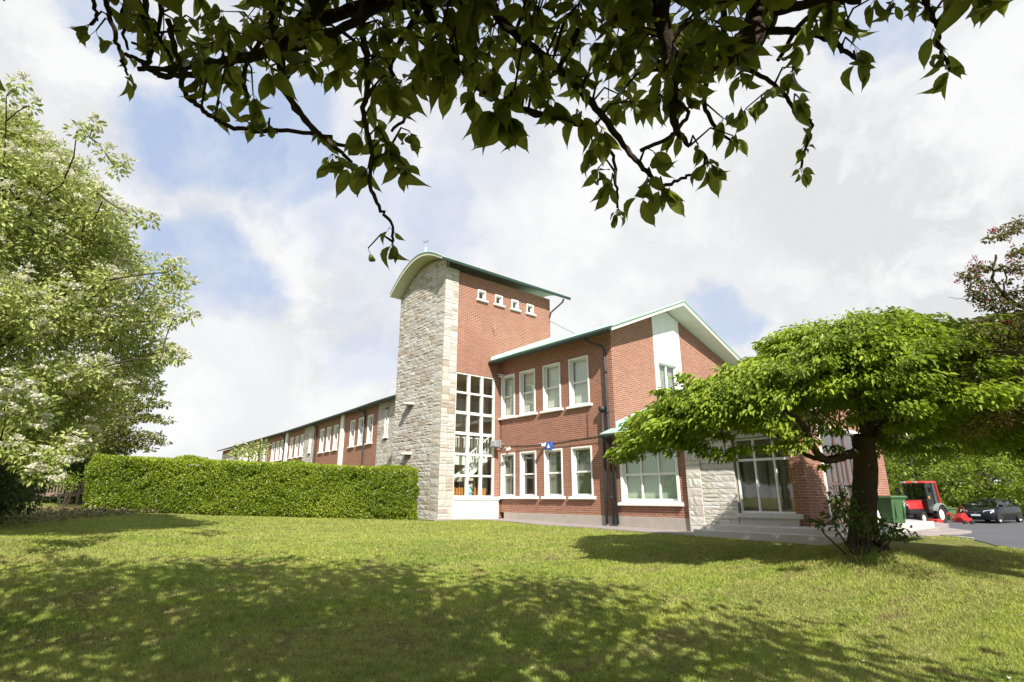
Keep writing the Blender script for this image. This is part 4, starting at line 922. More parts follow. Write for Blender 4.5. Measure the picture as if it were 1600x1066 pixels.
for px, py, nl, ln, d in [(200, 120, 4, .075, 2.5), (140, 38, 4, .09, 2.5), (150, 48, 2, .1, 2.5), (178, 62, 3, .09, 2.5), (196, 84, 2, .08, 2.5), (345, 160, 4, .1, 2.4), (322, 128, 4, .11, 2.4), (400, 178, 6, .095, 2.4), (420, 190, 5, .09, 2.4), (500, 205, 4, .09, 2.4),
                          (520, 240, 5, .095, 2.4), (548, 252, 7, .11, 2.4), (575, 262, 5, .11, 2.35), (600, 214, 6, .12, 2.35), (612, 232, 6, .12, 2.35), (632, 258, 7, .12, 2.3), (640, 205, 5, .11, 2.4), (565, 205, 5, .1, 2.35), (585, 180, 4, .1, 2.35),
                          (613, 378, 6, .095, 2.3), (608, 355, 2, .07, 2.3), (575, 388, 1, .08, 2.3), (700, 112, 5, .14, 2.3), (742, 140, 5, .14, 2.3), (778, 170, 9, .15, 2.3), (795, 172, 6, .14, 2.3), (655, 118, 5, .12, 2.4), (690, 60, 5, .15, 2.2), (860, 150, 6, .12, 2.4), (905, 175, 6, .12, 2.4),
                          (940, 200, 6, .12, 2.4), (925, 232, 5, .1, 2.4), (935, 262, 5, .11, 2.4), (955, 285, 4, .1, 2.4), (966, 326, 8, .065, 2.4), (1032, 290, 8, .125, 2.35), (1012, 275, 4, .12, 2.4), (1000, 300, 3, .12, 2.4), (1020, 236, 3, .12, 2.4), (1106, 252, 8, .12, 2.35), (1090, 225, 5, .11, 2.4),
                          (1145, 212, 7, .09, 2.6), (1130, 185, 6, .1, 2.6), (1060, 205, 6, .11, 2.5), (1165, 170, 6, .1, 2.7), (1190, 150, 6, .09, 2.7), (1225, 130, 6, .09, 2.7), (1248, 152, 7, .1, 2.6), (1240, 105, 5, .1, 2.7), (1262, 200, 5, .07, 2.7), (1256, 228, 6, .06, 2.7), (1250, 262, 5, .07, 2.7),
                          (1338, 94, 7, .12, 2.45), (1334, 70, 2, .13, 2.4), (1325, 30, 5, .11, 2.6), (1300, 20, 6, .11, 2.6), (1250, 60, 6, .12, 2.7), (1368, -6, 5, .11, 2.4), (1395, 0, 5, .1, 2.4), (1425, -4, 5, .1, 2.4), (1448, 4, 5, .1, 2.4), (1484, 108, 5, .11, 2.4), (1476, 78, 5, .1, 2.4), (1458, 45, 2, .1, 2.4), (1515, -16, 5, .15, 2.3), (1545, -20, 4, .15, 2.3), (1580, -30, 4, .13, 2.4), (250, 60, 4, .1, 2.5), (215, 30, 4, .1, 2.5), (200, 10, 4, .1, 2.5)]:
    SH.append((dep(px, py, d), nl, ln, 1.0))
# keep some shoots lively: attach each to its nearest branch by a twig
tw = MB(); LP, LD, LN, LL, LT = [], [], [], [], []
for c, nl, ln, dn in SH:
    a = np.array(c); dd = np.linalg.norm(BPT - a, axis=1); b = BPT[dd.argmin()]
    if .03 < dd.min() < .9:
        mid = (a + b) / 2 + np.array([0, 0, .04 + .1 * dd.min()]); tw.tube([b, mid, a], [.006, .0045, .003], 4, False)
    tc_ = (np.array(CAM) - a); tc_ /= np.linalg.norm(tc_); tt = rr.random()
    for i in range(nl):
        az = rr.uniform(0, 6.283); sp = rr.uniform(.25, 1.1); dv = np.array([math.cos(az) * sp, math.sin(az) * sp, -dn + rr.uniform(-.3, .35)]); dv /= np.linalg.norm(dv)
        off_ = dv * rr.uniform(.012, .04); p = a + off_
        tw.tube([a, p], .0014, 3, False)
        nv_ = tc_ * rr.choice((-1, 1)) * 0.8 + rdir(1)[0] * .75
        LP.append(p); LD.append(dv); LN.append(nv_); LL.append(ln * rr.choice((.5, .75, .9, 1.0, 1.1)) * rr.uniform(.85, 1.1)); LT.append(min(1, max(0, tt * .5 + rr.uniform(-.1, .5))))
cpart(tw.build('twigs', M['twig']))
cpart(leaves('leaves', LP, LD, LN, np.array(LL) * 1.04, .44, M['leaf_cherry'], tpl=T_BIG, tone=np.array(LT), curl=rng.uniform(.4, 2.4, len(LP)), smooth=True, vein=np.array([.35, 0, 0] * 8)))
# upper crown: the part of the same tree above and behind the photographer, unseen; clumps placed to shade the lawn
pts = []
a_ = R(YAW)
def in_frame(p, m=1.05):
    v = Vector(p) - CAM; Rt = Vector((math.cos(a_), -math.sin(a_), 0)); Fh = Vector((math.sin(a_), math.cos(a_), 0)); F = Fh * math.cos(R(PITCH)) + Vector((0, 0, 1)) * math.sin(R(PITCH)); U = -Fh * math.sin(R(PITCH)) + Vector((0, 0, 1)) * math.cos(R(PITCH))
    w_ = v.dot(F)
    return w_ > 0 and abs(v.dot(Rt) / w_) * FPX < 800 * m + 40 and v.dot(U) / w_ * FPX < 533 * m + 60
edge_r = [-14, -9, -7.4, -6.2, -4.6, -2.2, -.5, 1.0, 2.2, 3.4, 4.6, 6.0, 7.5]; edge_d = [2.5, 6.3, 7.9, 8.9, 10.1, 10.2, 9.6, 8.4, 6.9, 5.9, 4.9, 3.8, 1.5]
rs = random.Random(12); cl_ = []
while len(cl_) < 640:
    r_ = rs.uniform(-13, 7.5); d_ = rs.uniform(-2.5, 11)
    lim = float(np.interp(r_, edge_r, edge_d)) + .55 * math.sin(r_ * 2.3) + .35 * math.sin(r_ * 5.1 + 1)
    if d_ > lim: continue
    g = rd(r_, d_); 
    if math.sin(r_ * 1.9 + 2) * math.sin(d_ * 2.1 - r_ * .6) > .80: continue
    for h in np.arange(3.4, 9.6, .4):
        c = Vector((g.x - .5 * h, g.y - 1.04 * h, -.3 + h))
        if not in_frame(c, 1.12): break
    c = c + Vector((-.5, -1.04, 1.0)) * rs.uniform(0, .9); cl_.append(c)
UP, UD, UN = [], [], []
for c in cl_:
    nl = 62; q = rng.normal(size=(nl, 3)) * np.array([.55, .55, .28]); UP.append(np.array(c) + q); UD.append(rdir(nl) * .6 + np.array([0, 0, -.6])); UN.append(rdir(nl) + np.array([0.3, .5, .9]))
UP = np.concatenate(UP); UD = np.concatenate(UD); UN = np.concatenate(UN)
keep = np.array([not in_frame(p, 1.0) for p in UP]); UP, UD, UN = UP[keep], UD[keep], UN[keep]
cpart(leaves('upper_leaves', UP, UD, UN, rng.uniform(.17, .27, len(UP)), .55, M['leaf_cherry'], tpl=T_LEAF))
mb = MB()
for i, c in enumerate(cl_[::7]):
    hb = min(hubs.values(), key=lambda h: (h - c).length); m_ = hb.lerp(c, .55) + Vector((0, 0, -.1))
    if not in_frame(m_, 1.08) and not in_frame(c, 1.0): limb(mb, [hb, m_, c], .05, .012, 5, seed=i, steps=3)
cpart(mb.build('upper_branches', M['bark']))

# ---- general tree from foliage clumps
def clump_leaves(C, rad, flat, nl, L, droop=.3, outv=None, up=.5, Lr=.35):
    P, D, N = [], [], []
    for i, c in enumerate(C):
        k = nl[i] if hasattr(nl, '__len__') else nl
        q = rdir(k) * (rng.random((k, 1)) ** .45) * (rad[i] if hasattr(rad, '__len__') else rad); q[:, 2] *= flat
        P.append(np.array(c) + q); o_ = q.copy(); 
        if outv is not None: o_ = o_ + outv[i] * .6
        D.append(norm(o_ + 1e-6) + rdir(k) * .6 + np.array([0, 0, -droop])); N.append(rdir(k) * .8 + np.array([0, 0, up]))
    P = np.concatenate(P); return P, np.concatenate(D), np.concatenate(N), L * rng.uniform(1 - Lr, 1 + Lr, len(P))
def skeleton(mb, nodes, C, r_tip=.004, r_base=.03, every=1, seed=0, sag=.05, n=4):
    """twigs grow outward: each clump is joined to the nearest limb node or to a clump already joined"""
    NA = np.array([tuple(x) for x in nodes]); C = np.array([tuple(c) for c in C])[::every]; rr_ = random.Random(seed)
    d0 = np.array([np.linalg.norm(NA - c, axis=1).min() for c in C]); order = d0.argsort(); pool = NA.copy(); cost = np.zeros(len(NA))
    for i in order:
        c = C[i]; d = np.linalg.norm(pool - c, axis=1); j = (d + .25 * cost).argmin(); b = pool[j]; L_ = d[j]
        if L_ > .05:
            m1 = b + (c - b) * .5 + np.array([rr_.uniform(-.12, .12), rr_.uniform(-.12, .12), rr_.uniform(-.08, .1) + sag]) * L_
            r0_ = min(r_base, .005 + .012 * max(0, d0.max() - d0[i]) / max(d0.max(), .1) + .006 * L_); mb.tube([b, m1, c], [r0_, r0_ * .75, max(r_tip, r0_ * .5)], n, False)
            pool = np.vstack([pool, m1, c]); cost = np.r_[cost, cost[j] + L_ * .5, cost[j] + L_]

# ---- layered green tree on the right
dpt = lambda px, py, d: dep(px, py, d * KS)
tb = Vector((MOUND.x, MOUND.y, g1(MOUND.x, MOUND.y)))
mp = empty('spreading_green_tree', tb); tag(mp, 'broad low tree with layered bright green foliage and dark forked trunk on a grassy mound', 'tree')
mi = Matrix.Translation(-tb)
def mpart(o): o.parent = mp; o.matrix_parent_inverse = mi; return o
mb = MB(); DM = 10.0; nodes = []
trunk = [dpt(1352, 850, DM), dpt(1350, 800, DM), dpt(1352, 750, DM), dpt(1350, 700, DM), dpt(1352, 680, DM)]
tp = [Vector(p) for p in trunk]
nodes += limb(mb, tp, .235, .185, 16, .012, 6)
for k in range(7):
    an = k * .9; v = Vector((math.cos(an), math.sin(an), 0)); limb(mb, [tb + v * .42 + Vector((0, 0, -.1)), tb + v * .22 + Vector((0, 0, .12)), tb + v * .10 + Vector((0, 0, .6))], .06, .08, 8, .01, 4)
def L_(pts, a, b, s=0): nodes.extend(limb(mb, [dpt(*p) for p in pts], a, b, 10, .012, 6, s))
L_([(1345, 705, 10.0), (1320, 712, 9.8), (1290, 718, 9.6), (1272, 700, 9.4), (1255, 665, 9.3), (1225, 640, 9.2), (1170, 620, 9.1), (1110, 620, 9.2)], .10, .015, 1)
L_([(1290, 718, 9.6), (1262, 712, 9.9), (1230, 690, 10.3), (1190, 670, 10.8)], .06, .015, 2)
L_([(1350, 700, 10.0), (1375, 672, 10.0), (1410, 655, 10.0), (1450, 648, 10.0), (1500, 640, 9.8), (1560, 615, 9.6), (1640, 590, 9.4)], .11, .02, 3)
L_([(1352, 695, 10.0), (1345, 640, 9.9), (1330, 590, 9.8), (1300, 550, 9.6), (1260, 530, 9.5)], .08, .015, 4)
L_([(1352, 690, 10.0), (1370, 620, 10.1), (1380, 560, 10.2), (1400, 520, 10.3), (1420, 490, 10.4)], .10, .02, 5)
L_([(1375, 672, 10.0), (1420, 600, 9.4), (1450, 560, 9.0), (1480, 540, 8.6)], .06, .015, 6)
L_([(1355, 690, 10), (1380, 610, 11.2), (1420, 560, 12.2)], .07, .02, 8)
mpart(mb.build('trunk', M['bark'], smooth=True))
# clumps on a shallow dome of shelves
rm = random.Random(31); C = []; OV = []; RADc = []
cx = dpt(1350, 560, 10.0)
tries = 0
while len(C) < 1050 and tries < 40000:
    tries += 1
    u = rm.uniform(-4.5, 5.2); v = rm.uniform(-3.4, 2.8)      # right / away from the trunk
    Rr = 4.2 if u < 0 else 5.2
    r_ = math.sqrt((u / Rr) ** 2 + (v / 3.4) ** 2)
    if r_ > 1: continue
    zt = 1.72 + (float(np.interp(u, [-4.5, -4.06, -3.6, -3.1, -2.17, -1.6, -1.2, -.58, 0, 1.0, 1.7, 2.6, 5.2], [1.85, 2.1, 2.65, 2.98, 3.22, 3.5, 3.95, 4.25, 4.4, 4.42, 4.3, 4.0, 3.2])) - 1.78) * max(0, 1 - (v / 3.4) ** 2) ** .55
    if u < -1.0 and not -2.1 < v < 2.4: continue
    zl = 2.14 + .8 * (1 - r_) if u < 1.5 else 2.0
    zl = min(zl, zt - .1)
    # shelves
    s_ = rm.random(); s_ = 1 - s_ ** 1.6
    z = zl + (zt - zl) * s_
    ph = .30 * math.sin(u * 1.9 + v) + .22 * math.sin(v * 2.6 - u * .9) + .15 * math.sin(u * 4.1); sh = .36; z = round((z + ph) / sh) * sh - ph + rm.uniform(-.11, .11) - .08 * (r_ ** 2)
    if z > zt + .05: continue
    # small gaps between sprays
    if math.sin(u * 3.1 + z * 4) * math.sin(v * 3.3 - z * 3) > .72: continue
    if .6 < u < 1.6 and z < 2.3 + rm.uniform(0, .25): continue
    if abs(u) < 1.0 and v < 0 and z < 2.15: continue
    aa = R(YAW); p = Vector((tb.x + (math.cos(aa) * u + math.sin(aa) * v) * KS, tb.y + (-math.sin(aa) * u + math.cos(aa) * v) * KS, CAM.z + (z - CAM.z) * KS))
    C.append(tuple(p)); o_ = np.array([p.x - tb.x, p.y - tb.y, 0]); OV.append(o_ / (np.linalg.norm(o_) + .3)); RADc.append(rm.uniform(.22, .44))
# pointed low spray that reaches left over the wall window, and hanging ones
for px, py, d, ra in [(984, 699, 9.3, .06), (994, 694, 9.3, .11), (1006, 689, 9.3, .17), (1018, 684, 9.3, .24), (1040, 678, 9.3, .28), (1060, 690, 9.2, .3), (1085, 695, 9.2, .3), (1110, 705, 9.2, .28), (1135, 712, 9.2, .22), (1050, 705, 9.2, .16), (1060, 655, 9.2, .3), (1050, 630, 9.3, .25), (1035, 612, 9.4, .18),
                      (1240, 700, 9.3, .25), (1265, 690, 9.3, .25), (1230, 690, 9.6, .2), (1200, 700, 9.2, .2), (1160, 700, 9.2, .25), (1100, 600, 9.2, .3), (1070, 590, 9.4, .22), (1140, 575, 9.4, .25), (1290, 728, 9.6, .12), (1305, 700, 9.6, .2), (1080, 640, 9.2, .35), (1125, 660, 9.1, .35), (1180, 665, 9.1, .35), (1400, 668, 9.2, .3), (1440, 660, 9.0, .35), (1480, 655, 9, .35), (1520, 650, 9, .35), (1560, 640, 9, .35), (1420, 640, 9, .35), (1390, 640, 9.1, .3), (1470, 680, 9.2, .25), (1540, 672, 9.2, .3), (1590, 660, 9.2, .35), (1225, 675, 9.1, .3), (1300, 670, 9.3, .3), (1340, 650, 9.2, .3)]:
    C.append(tuple(dpt(px, py, d))); p = C[-1]; o_ = np.array([p[0] - tb.x, p[1] - tb.y, 0]); OV.append(o_ / np.linalg.norm(o_)); RADc.append(ra)
NL = [int(150 * (ra / .36) ** 1.6) + 10 for ra in RADc]
P, D, N, Ls = clump_leaves(C, RADc, .38, NL, .102, droop=.5, outv=OV, up=.9, Lr=.45)
mpart(leaves('crown', P, D, N, Ls, .40, M['leaf_maple'], tpl=T_LEAF, tone=tone_in(P, 1.1, 3), curl=1.2))
mb = MB(); skeleton(mb, nodes, C, every=2, seed=2, r_base=.016, r_tip=.004); mpart(mb.build('twigs', M['bark']))

# shoots and rough grass at its foot
def shrub(name, label, cat, C, rad, nl, L, mat, flat=1.0, stems=True, group=None, tone=None, droop=.2, core=None):
    c0 = np.mean(np.array(C), axis=0); base_ = Vector((c0[0], c0[1], g1(c0[0], c0[1])))
    o = empty(name, base_); tag(o, label, cat, group); im = Matrix.Translation(-base_)
    P, D, N, Ls = clump_leaves(C, rad, flat, nl, L, droop=droop, up=.6); k = P[:, 2] > gz(P[:, 0], P[:, 1]); P, D, N, Ls = P[k], D[k], N[k], Ls[k]
    lv = leaves('foliage', P, D, N, Ls, .5, mat, tpl=T_RHOMB if L < .06 or len(P) > 25000 else T_LEAF, tone=tone_in(P, 1.6, len(P))); lv.parent = o; lv.matrix_parent_inverse = im
    if stems:
        mb = MB(); rr_ = random.Random(1)
        for c in C[::max(1, len(C) // (8 if name == 'leafy_shoots' else 60))]:
            b = Vector((base_.x + (c[0] - base_.x) * .35, base_.y + (c[1] - base_.y) * .35, base_.z - .05)); m_ = b.lerp(Vector(c), .55) + Vector((rr_.uniform(-.1, .1), rr_.uniform(-.1, .1), .05)); mb.tube([b, m_, c], [.02, .014, .006], 5, False)
        s_ = mb.build('stem', M['bark']); s_.parent = o; s_.matrix_parent_inverse = im
    return o
C = []
for px, py, d in [(1300, 800, 9.7), (1310, 785, 9.7), (1322, 800, 9.6), (1290, 815, 9.7), (1315, 820, 9.5), (1335, 815, 9.4), (1350, 825, 9.4), (1375, 818, 9.5), (1390, 824, 9.6), (1385, 830, 9.5), (1405, 828, 9.6), (1330, 770, 9.7), (1305, 775, 9.8), (1345, 800, 9.5), (1362, 808, 9.5), (1325, 790, 9.9), (1275, 812, 9.7), (1418, 832, 9.7)]:
    C.append(tuple(dpt(px, py, d)))
shrub('leafy_shoots', 'dark leafy shoots crowding round the foot of the forked trunk', 'shrub', C, .15, 30, .09, M['leaf_shoot'], droop=.5)

# ---- pale flowering tree on the left
lc = rd(-10.9, 10.2); lb = Vector((lc.x, lc.y, g1(lc.x, lc.y)))
lt = empty('blossoming_tree', lb); tag(lt, 'tall pale green tree covered in white blossom filling the left edge', 'tree'); li = Matrix.Translation(-lb)
def lpart(o): o.parent = lt; o.matrix_parent_inverse = li; return o
mb = MB(); nodes = []
nodes += limb(mb, [lb + Vector((0, 0, -.1)), lb + Vector((.05, 0, 1.0)), lb + Vector((-.05, .1, 2.2)), lb + Vector((.1, 0, 3.6)), lb + Vector((.0, .1, 5.4)), lb + Vector((0, 0, 7.0))], .26, .05, 12, .02, 6)
rl = random.Random(8)
for k in range(16):
    an = k * 2.4; h = 1.3 + k * .34; L0 = 2.5 * (1 - abs(h - 3.4) / 6); v = Vector((math.cos(an), math.sin(an), .55))
    nodes += limb(mb, [lb + Vector((0, 0, h)), lb + Vector((0, 0, h)) + v * L0 * .5 + Vector((0, 0, .1)), lb + Vector((0, 0, h)) + v * L0 + Vector((0, 0, .1))], .07, .015, 7, .03, 5, k)
lpart(mb.build('trunk', M['bark'], smooth=True))
C = []; RC = []
prof_z = [0.9, 1.6, 2.4, 3.2, 4.0, 4.8, 5.6, 6.4, 7.2, 8.0, 8.6]; prof_r = [1.7, 2.2, 2.75, 3.35, 3.55, 3.45, 3.1, 2.75, 2.1, 1.2, .3]
tries = 0
while len(C) < 1050 and tries < 20000:
    tries += 1
    z = rl.uniform(2.0, 8.7); an = rl.uniform(0, 6.283); Rm = float(np.interp(z, prof_z, prof_r)) * (1 + .10 * math.sin(an * 3 + z * 1.7) + .07 * math.sin(an * 5 - z * 2.9))
    r_ = Rm * (rl.random() ** .33)
    c = lb + Vector((math.cos(an) * r_, math.sin(an) * r_, z - .3)); C.append(tuple(c)); RC.append(rl.uniform(.28, .5))
# sprays that stick out into the sky
for px, py, d in [(30, 130, 9.5), (10, 150, 9.5), (45, 165, 9.4), (150, 195, 10), (140, 215, 10), (165, 240, 10), (190, 255, 10), (185, 268, 10), (235, 345, 10), (215, 340, 10), (275, 415, 10), (262, 425, 10), (272, 440, 10), (290, 440, 10), (295, 495, 10), (270, 500, 10), (262, 545, 10), (250, 560, 10), (280, 560, 10), (150, 300, 10), (120, 205, 10)]:
    C.append(tuple(dep(px, py, d))); RC.append(.16)
for px, py, d in [(20, 640, 6.6), (50, 650, 6.6), (5, 600, 6.6), (40, 625, 6.7), (70, 740, 8.5), (60, 735, 8.5), (50, 720, 8.5), (75, 725, 8.6), (10, 700, 8.3), (90, 700, 9), (110, 690, 9.4), (0, 690, 7.6)]:
    C.append(tuple(dep(px, py, d))); RC.append(.26)
RC = np.array(RC); NL = [int(140 * (r / .36) ** 1.7) + 12 for r in RC]
P, D, N, Ls = clump_leaves(C, RC, .8, NL, .088, droop=.1, up=.7)
lpart(leaves('crown', P, D, N, Ls, .48, M['leaf_white'], tpl=T_LEAF, tone=tone_in(P, 1.2, 5)))
# blossom heads: domed clusters of little flowers near the outside
BC = []
for c, r in zip(C, RC):
    c = np.array(c); o_ = c - np.array([lb.x, lb.y, lb.z + 3.6]); 
    for q in range(4 if r > .2 else 2):
        v = rdir(1)[0] * .8 + o_ / (np.linalg.norm(o_) + .1) + np.array([0, 0, .5]); v /= np.linalg.norm(v); BC.append(c + v * r * rl.uniform(.75, 1.05))
BC = np.array(BC); k = 32
q = rdir(len(BC) * k) * rng.uniform(.01, .11, (len(BC) * k, 1)); q[:, 2] = np.abs(q[:, 2]) * .5; bp = np.repeat(BC, k, axis=0) + q
lpart(leaves('blossom', bp, rdir(len(bp)) + np.array([0, 0, .3]), rdir(len(bp)) * .6 + np.array([0, 0, 1.]), rng.uniform(.03, .055, len(bp)), .9, M['blossom']))
mb = MB(); skeleton(mb, nodes, C, every=1, seed=4, r_base=.03, sag=.02); lpart(mb.build('twigs', M['twig']))

# ---- clipped hedge
hr = onz(648, 812, .115); hl = onz(125, 798, .5)
hd = Vector((hr.x - hl.x, hr.y - hl.y, 0)); hlen = hd.length; hd.normalize(); hn = Vector((-hd.y, hd.x, 0));
if hn.dot(Vector((hl.x, hl.y, 0))) < 0: hn = -hn      # away from the viewer
hedge = empty('clipped_hedge', (hl.x, hl.y, hl.z)); tag(hedge, 'long clipped green hedge with square end standing before the stone tower', 'hedge')
hi_ = Matrix.Translation(-Vector((hl.x, hl.y, hl.z)))
HT = 1.9; TH = 1.15
def hpt(s_, w_, z): p = Vector((hl.x, hl.y, 0)) + hd * s_ + hn * w_; return (p.x, p.y, z)
def hz(s_): p = hpt(s_, 0, 0); return g1(p[0], p[1])
def htop(s_): return hl.z + HT + (hr.z - hl.z) * s_ / hlen
mb = MB(); nS = 26
for w_ in (.12, TH - .12):
    pass
ringz = []
for i in range(nS + 1):
    s_ = .32 + (hlen - .64) * i / nS; z0 = hz(s_); zt_ = htop(s_) - .2; ringz.append([hpt(s_, .32, z0 - .1), hpt(s_, .32, zt_), hpt(s_, TH - .32, zt_), hpt(s_, TH - .32, z0 - .1)])
o_ = mb.add([p for r_ in ringz for p in r_], [(i * 4 + k, i * 4 + (k + 1) % 4, (i + 1) * 4 + (k + 1) % 4, (i + 1) * 4 + k) for i in range(nS) for k in range(4)] + [(0, 1, 2, 3), (nS * 4 + 3, nS * 4 + 2, nS * 4 + 1, nS * 4)])
o = mb.build('inner_twigs', M['hedge_core']); o.parent = hedge; o.matrix_parent_inverse = hi_
def hedge_surface(n):
    A = [hlen * HT, hlen * TH, TH * HT, TH * HT]; pr = np.array(A) / sum(A); f_ = rng.choice(4, n, p=pr)
    s_ = rng.random(n) * hlen; w_ = rng.random(n) * TH; z = rng.random(n) * HT; Nn = np.zeros((n, 3))
    rnd = .16
    w_[f_ == 0] = 0; z[f_ == 1] = HT; s_[f_ == 2] = 0; s_[f_ == 3] = hlen
    hv, nv_ = np.array(hd), np.array(hn)
    Nn[f_ == 0] = -nv_; Nn[f_ == 1] = (0, 0, 1); Nn[f_ == 2] = -hv; Nn[f_ == 3] = hv
    wob = .08 * np.sin(s_ * 1.7 + z * 1.1) + .06 * np.sin(s_ * 4.3 - z * 3.1) * np.sin(s_ * 1.1 + z * 2) + .04 * np.sin(w_ * 5 + s_ * 2.3)
    hol = np.sin(s_ * 5.1 + 2 * np.sin(z * 2.7)) * np.sin(z * 6.3 + 1.5 * np.sin(s_ * 1.9)); wob = wob - .16 * np.clip((hol - .6) / .4, 0, 1) - .12 * np.clip((.25 - z) / .25, 0, 1) * (f_ == 0)
    # rounded arrises
    ez = np.clip((z - (HT - rnd)) / rnd, 0, 1); ew = np.clip((rnd - w_) / rnd, 0, 1); es = np.clip((s_ - (hlen - rnd)) / rnd, 0, 1)
    P = np.outer(s_, hv) + np.outer(w_, nv_); P[:, 0] += hl.x; P[:, 1] += hl.y
    g = gz(P[:, 0], P[:, 1]); P[:, 2] = g + z / HT * (htop(s_) - g)
    inset = np.where(f_ == 0, ez ** 2 * .10 + es ** 2 * .08, np.where(f_ == 1, ew ** 2 * .10, ez ** 2 * .1)) 
    depth = rng.random(n) ** 1.3 * .22
    P += Nn * (wob - inset - depth)[:, None]
    return P, Nn, depth
P, Nn, dpt = hedge_surface(85000)
D = Nn * .35 + rdir(len(P)) * .8 + np.array([0, 0, .45]); N_l = Nn + rdir(len(P)) * .8
o = leaves('foliage', P, D, N_l, rng.uniform(.05, .095, len(P)), .5, M['leaf_hedge'], tone=np.clip(tone_in(P, .8, 9), 0, 1)); o.parent = hedge; o.matrix_parent_inverse = hi_
# fresh upright shoots along the top
n = 5200; s_ = rng.random(n) * hlen; w_ = rng.random(n) * TH; P = np.outer(s_, np.array(hd)) + np.outer(w_, np.array(hn)); P[:, 0] += hl.x; P[:, 1] += hl.y; P[:, 2] = htop(s_) - .03 - .1 * np.clip((.16 - w_) / .16, 0, 1) ** 2
o = leaves('top_shoots', P, rdir(n) * .35 + np.array([0, 0, 1.]), rdir(n), rng.uniform(.05, .13, n), .42, M['leaf_hedge'], tone=rng.uniform(.5, 1, n)); o.parent = hedge; o.matrix_parent_inverse = hi_

# ---- dark shrubs and layered bush at the left, small tree behind the hedge
C = []
for k in range(240):
    px = rl.uniform(-60, 150); py = rl.uniform(640, 788); C.append(tuple(dep(px, py, rl.uniform(26, 30))))
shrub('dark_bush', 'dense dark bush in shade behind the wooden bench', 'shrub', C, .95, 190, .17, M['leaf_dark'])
C = []
for k in range(70):
    px = rl.uniform(-80, 45); py = rl.uniform(700, 775); C.append(tuple(dep(px, py, rl.uniform(12.5, 16))))
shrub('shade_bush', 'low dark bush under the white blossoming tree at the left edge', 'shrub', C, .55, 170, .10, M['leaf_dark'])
C = []
for k in range(70):
    px = rl.uniform(85, 190); py = rl.uniform(590, 715); C.append(tuple(dep(px, py, rl.uniform(22, 25))))
for a, b in (((180, 600), (245, 612)), ((185, 625), (258, 632)), ((190, 645), (262, 657)), ((180, 660), (240, 652)), ((190, 680), (255, 692)), ((180, 690), (235, 700)), ((190, 612), (225, 606)), ((180, 640), (230, 636)), ((180, 672), (248, 682))):
    for q in range(8): u = q / 7; C.append(tuple(dep(a[0] + (b[0] - a[0]) * u, a[1] + (b[1] - a[1]) * u + rl.uniform(-2, 2), 23)))
o = shrub('layered_bush', 'tall olive green bush with flat sprays sticking out right above the hedge', 'shrub', C, [.75] * 70 + [.22] * 72, [230] * 70 + [44] * 72, .13, M['leaf_olive'], flat=.6, stems=False)
C = [tuple(dep(px, py, 24)) for px, py in [(372, 704), (380, 698), (390, 706), (398, 700), (408, 702), (412, 696), (385, 710), (402, 710), (395, 696), (378, 712), (410, 710), (366, 712)]]
shrub('young_tree', 'small pale green sapling showing just above the hedge', 'sapling', C, .26, 34, .13, M['leaf_white'])
C = [tuple(dep(px, py, 19.5)) for px, py in [(100, 750), (106, 746), (112, 752), (104, 757), (95, 753), (110, 760), (118, 748)]]
shrub('small_shrub', 'small yellow green shrub between the bench and the end of the hedge', 'shrub', C, .22, 60, .07, M['leaf_far'])
# ground cover of dry leaves and ivy left of the lawn
n = 9000; px = rng.uniform(-60, 130, n); zz = rng.uniform(0, 1, n); P = np.array([tuple(rd(r_, d_)) for r_, d_ in zip(rng.uniform(-21, -12.6, n), rng.uniform(14, 21, n))]); P[:, 2] = gz(P[:, 0], P[:, 1]) + rng.uniform(0, .12, n)
kk = np.array([d > 15.2 + .5 * math.sin(r * 2) for r, d in zip(P[:, 0] * math.cos(a_) - P[:, 1] * math.sin(a_), P[:, 0] * math.sin(a_) + P[:, 1] * math.cos(a_))]); P = P[kk]
tag(leaves('ground_cover', P, rdir(len(P)) + np.array([0, 0, .3]), rdir(len(P)) * .4 + np.array([0, 0, 1.]), rng.uniform(.06, .14, len(P)), .5, M['leaf_dry']), kind='stuff')
# wooden bench
bp_ = onz(92, 786, .70); bz = g1(bp_.x, bp_.y)
be = empty('park_bench', (bp_.x, bp_.y, bz), R(-YAW + 8)); tag(be, 'weathered wooden slatted bench in shade left of the hedge', 'bench')
mb = MB()
for k in range(13): mb.box(-.80 + k * .13, -.74 + k * .13, .30, .325, .48, .82)
mb.box(-.88, .88, .29, .335, .82, .90); mb.box(-.88, .88, .29, .335, .42, .48); mb.build('backrest', M['timber'], parent=be)
mb = MB()
for k in range(5): mb.box(-.88, .88, -.22 + k * .1, -.14 + k * .1, .40, .43)
mb.box(-.86, .86, -.24, -.21, .32, .40); mb.build('seat', M['timber'], parent=be)
for sx in (-1, 1):
    for y0, h in ((-.22, .62), (.30, .9)): mb = MB(); mb.box(sx * .85 - .035, sx * .85 + .035, y0 - .03, y0 + .04, -.1, h); mb.build('leg', M['timber'], parent=be)
    mb = MB(); mb.box(sx * .85 - .045, sx * .85 + .045, -.27, .30, .62, .655); mb.build('armrest', M['timber'], parent=be)

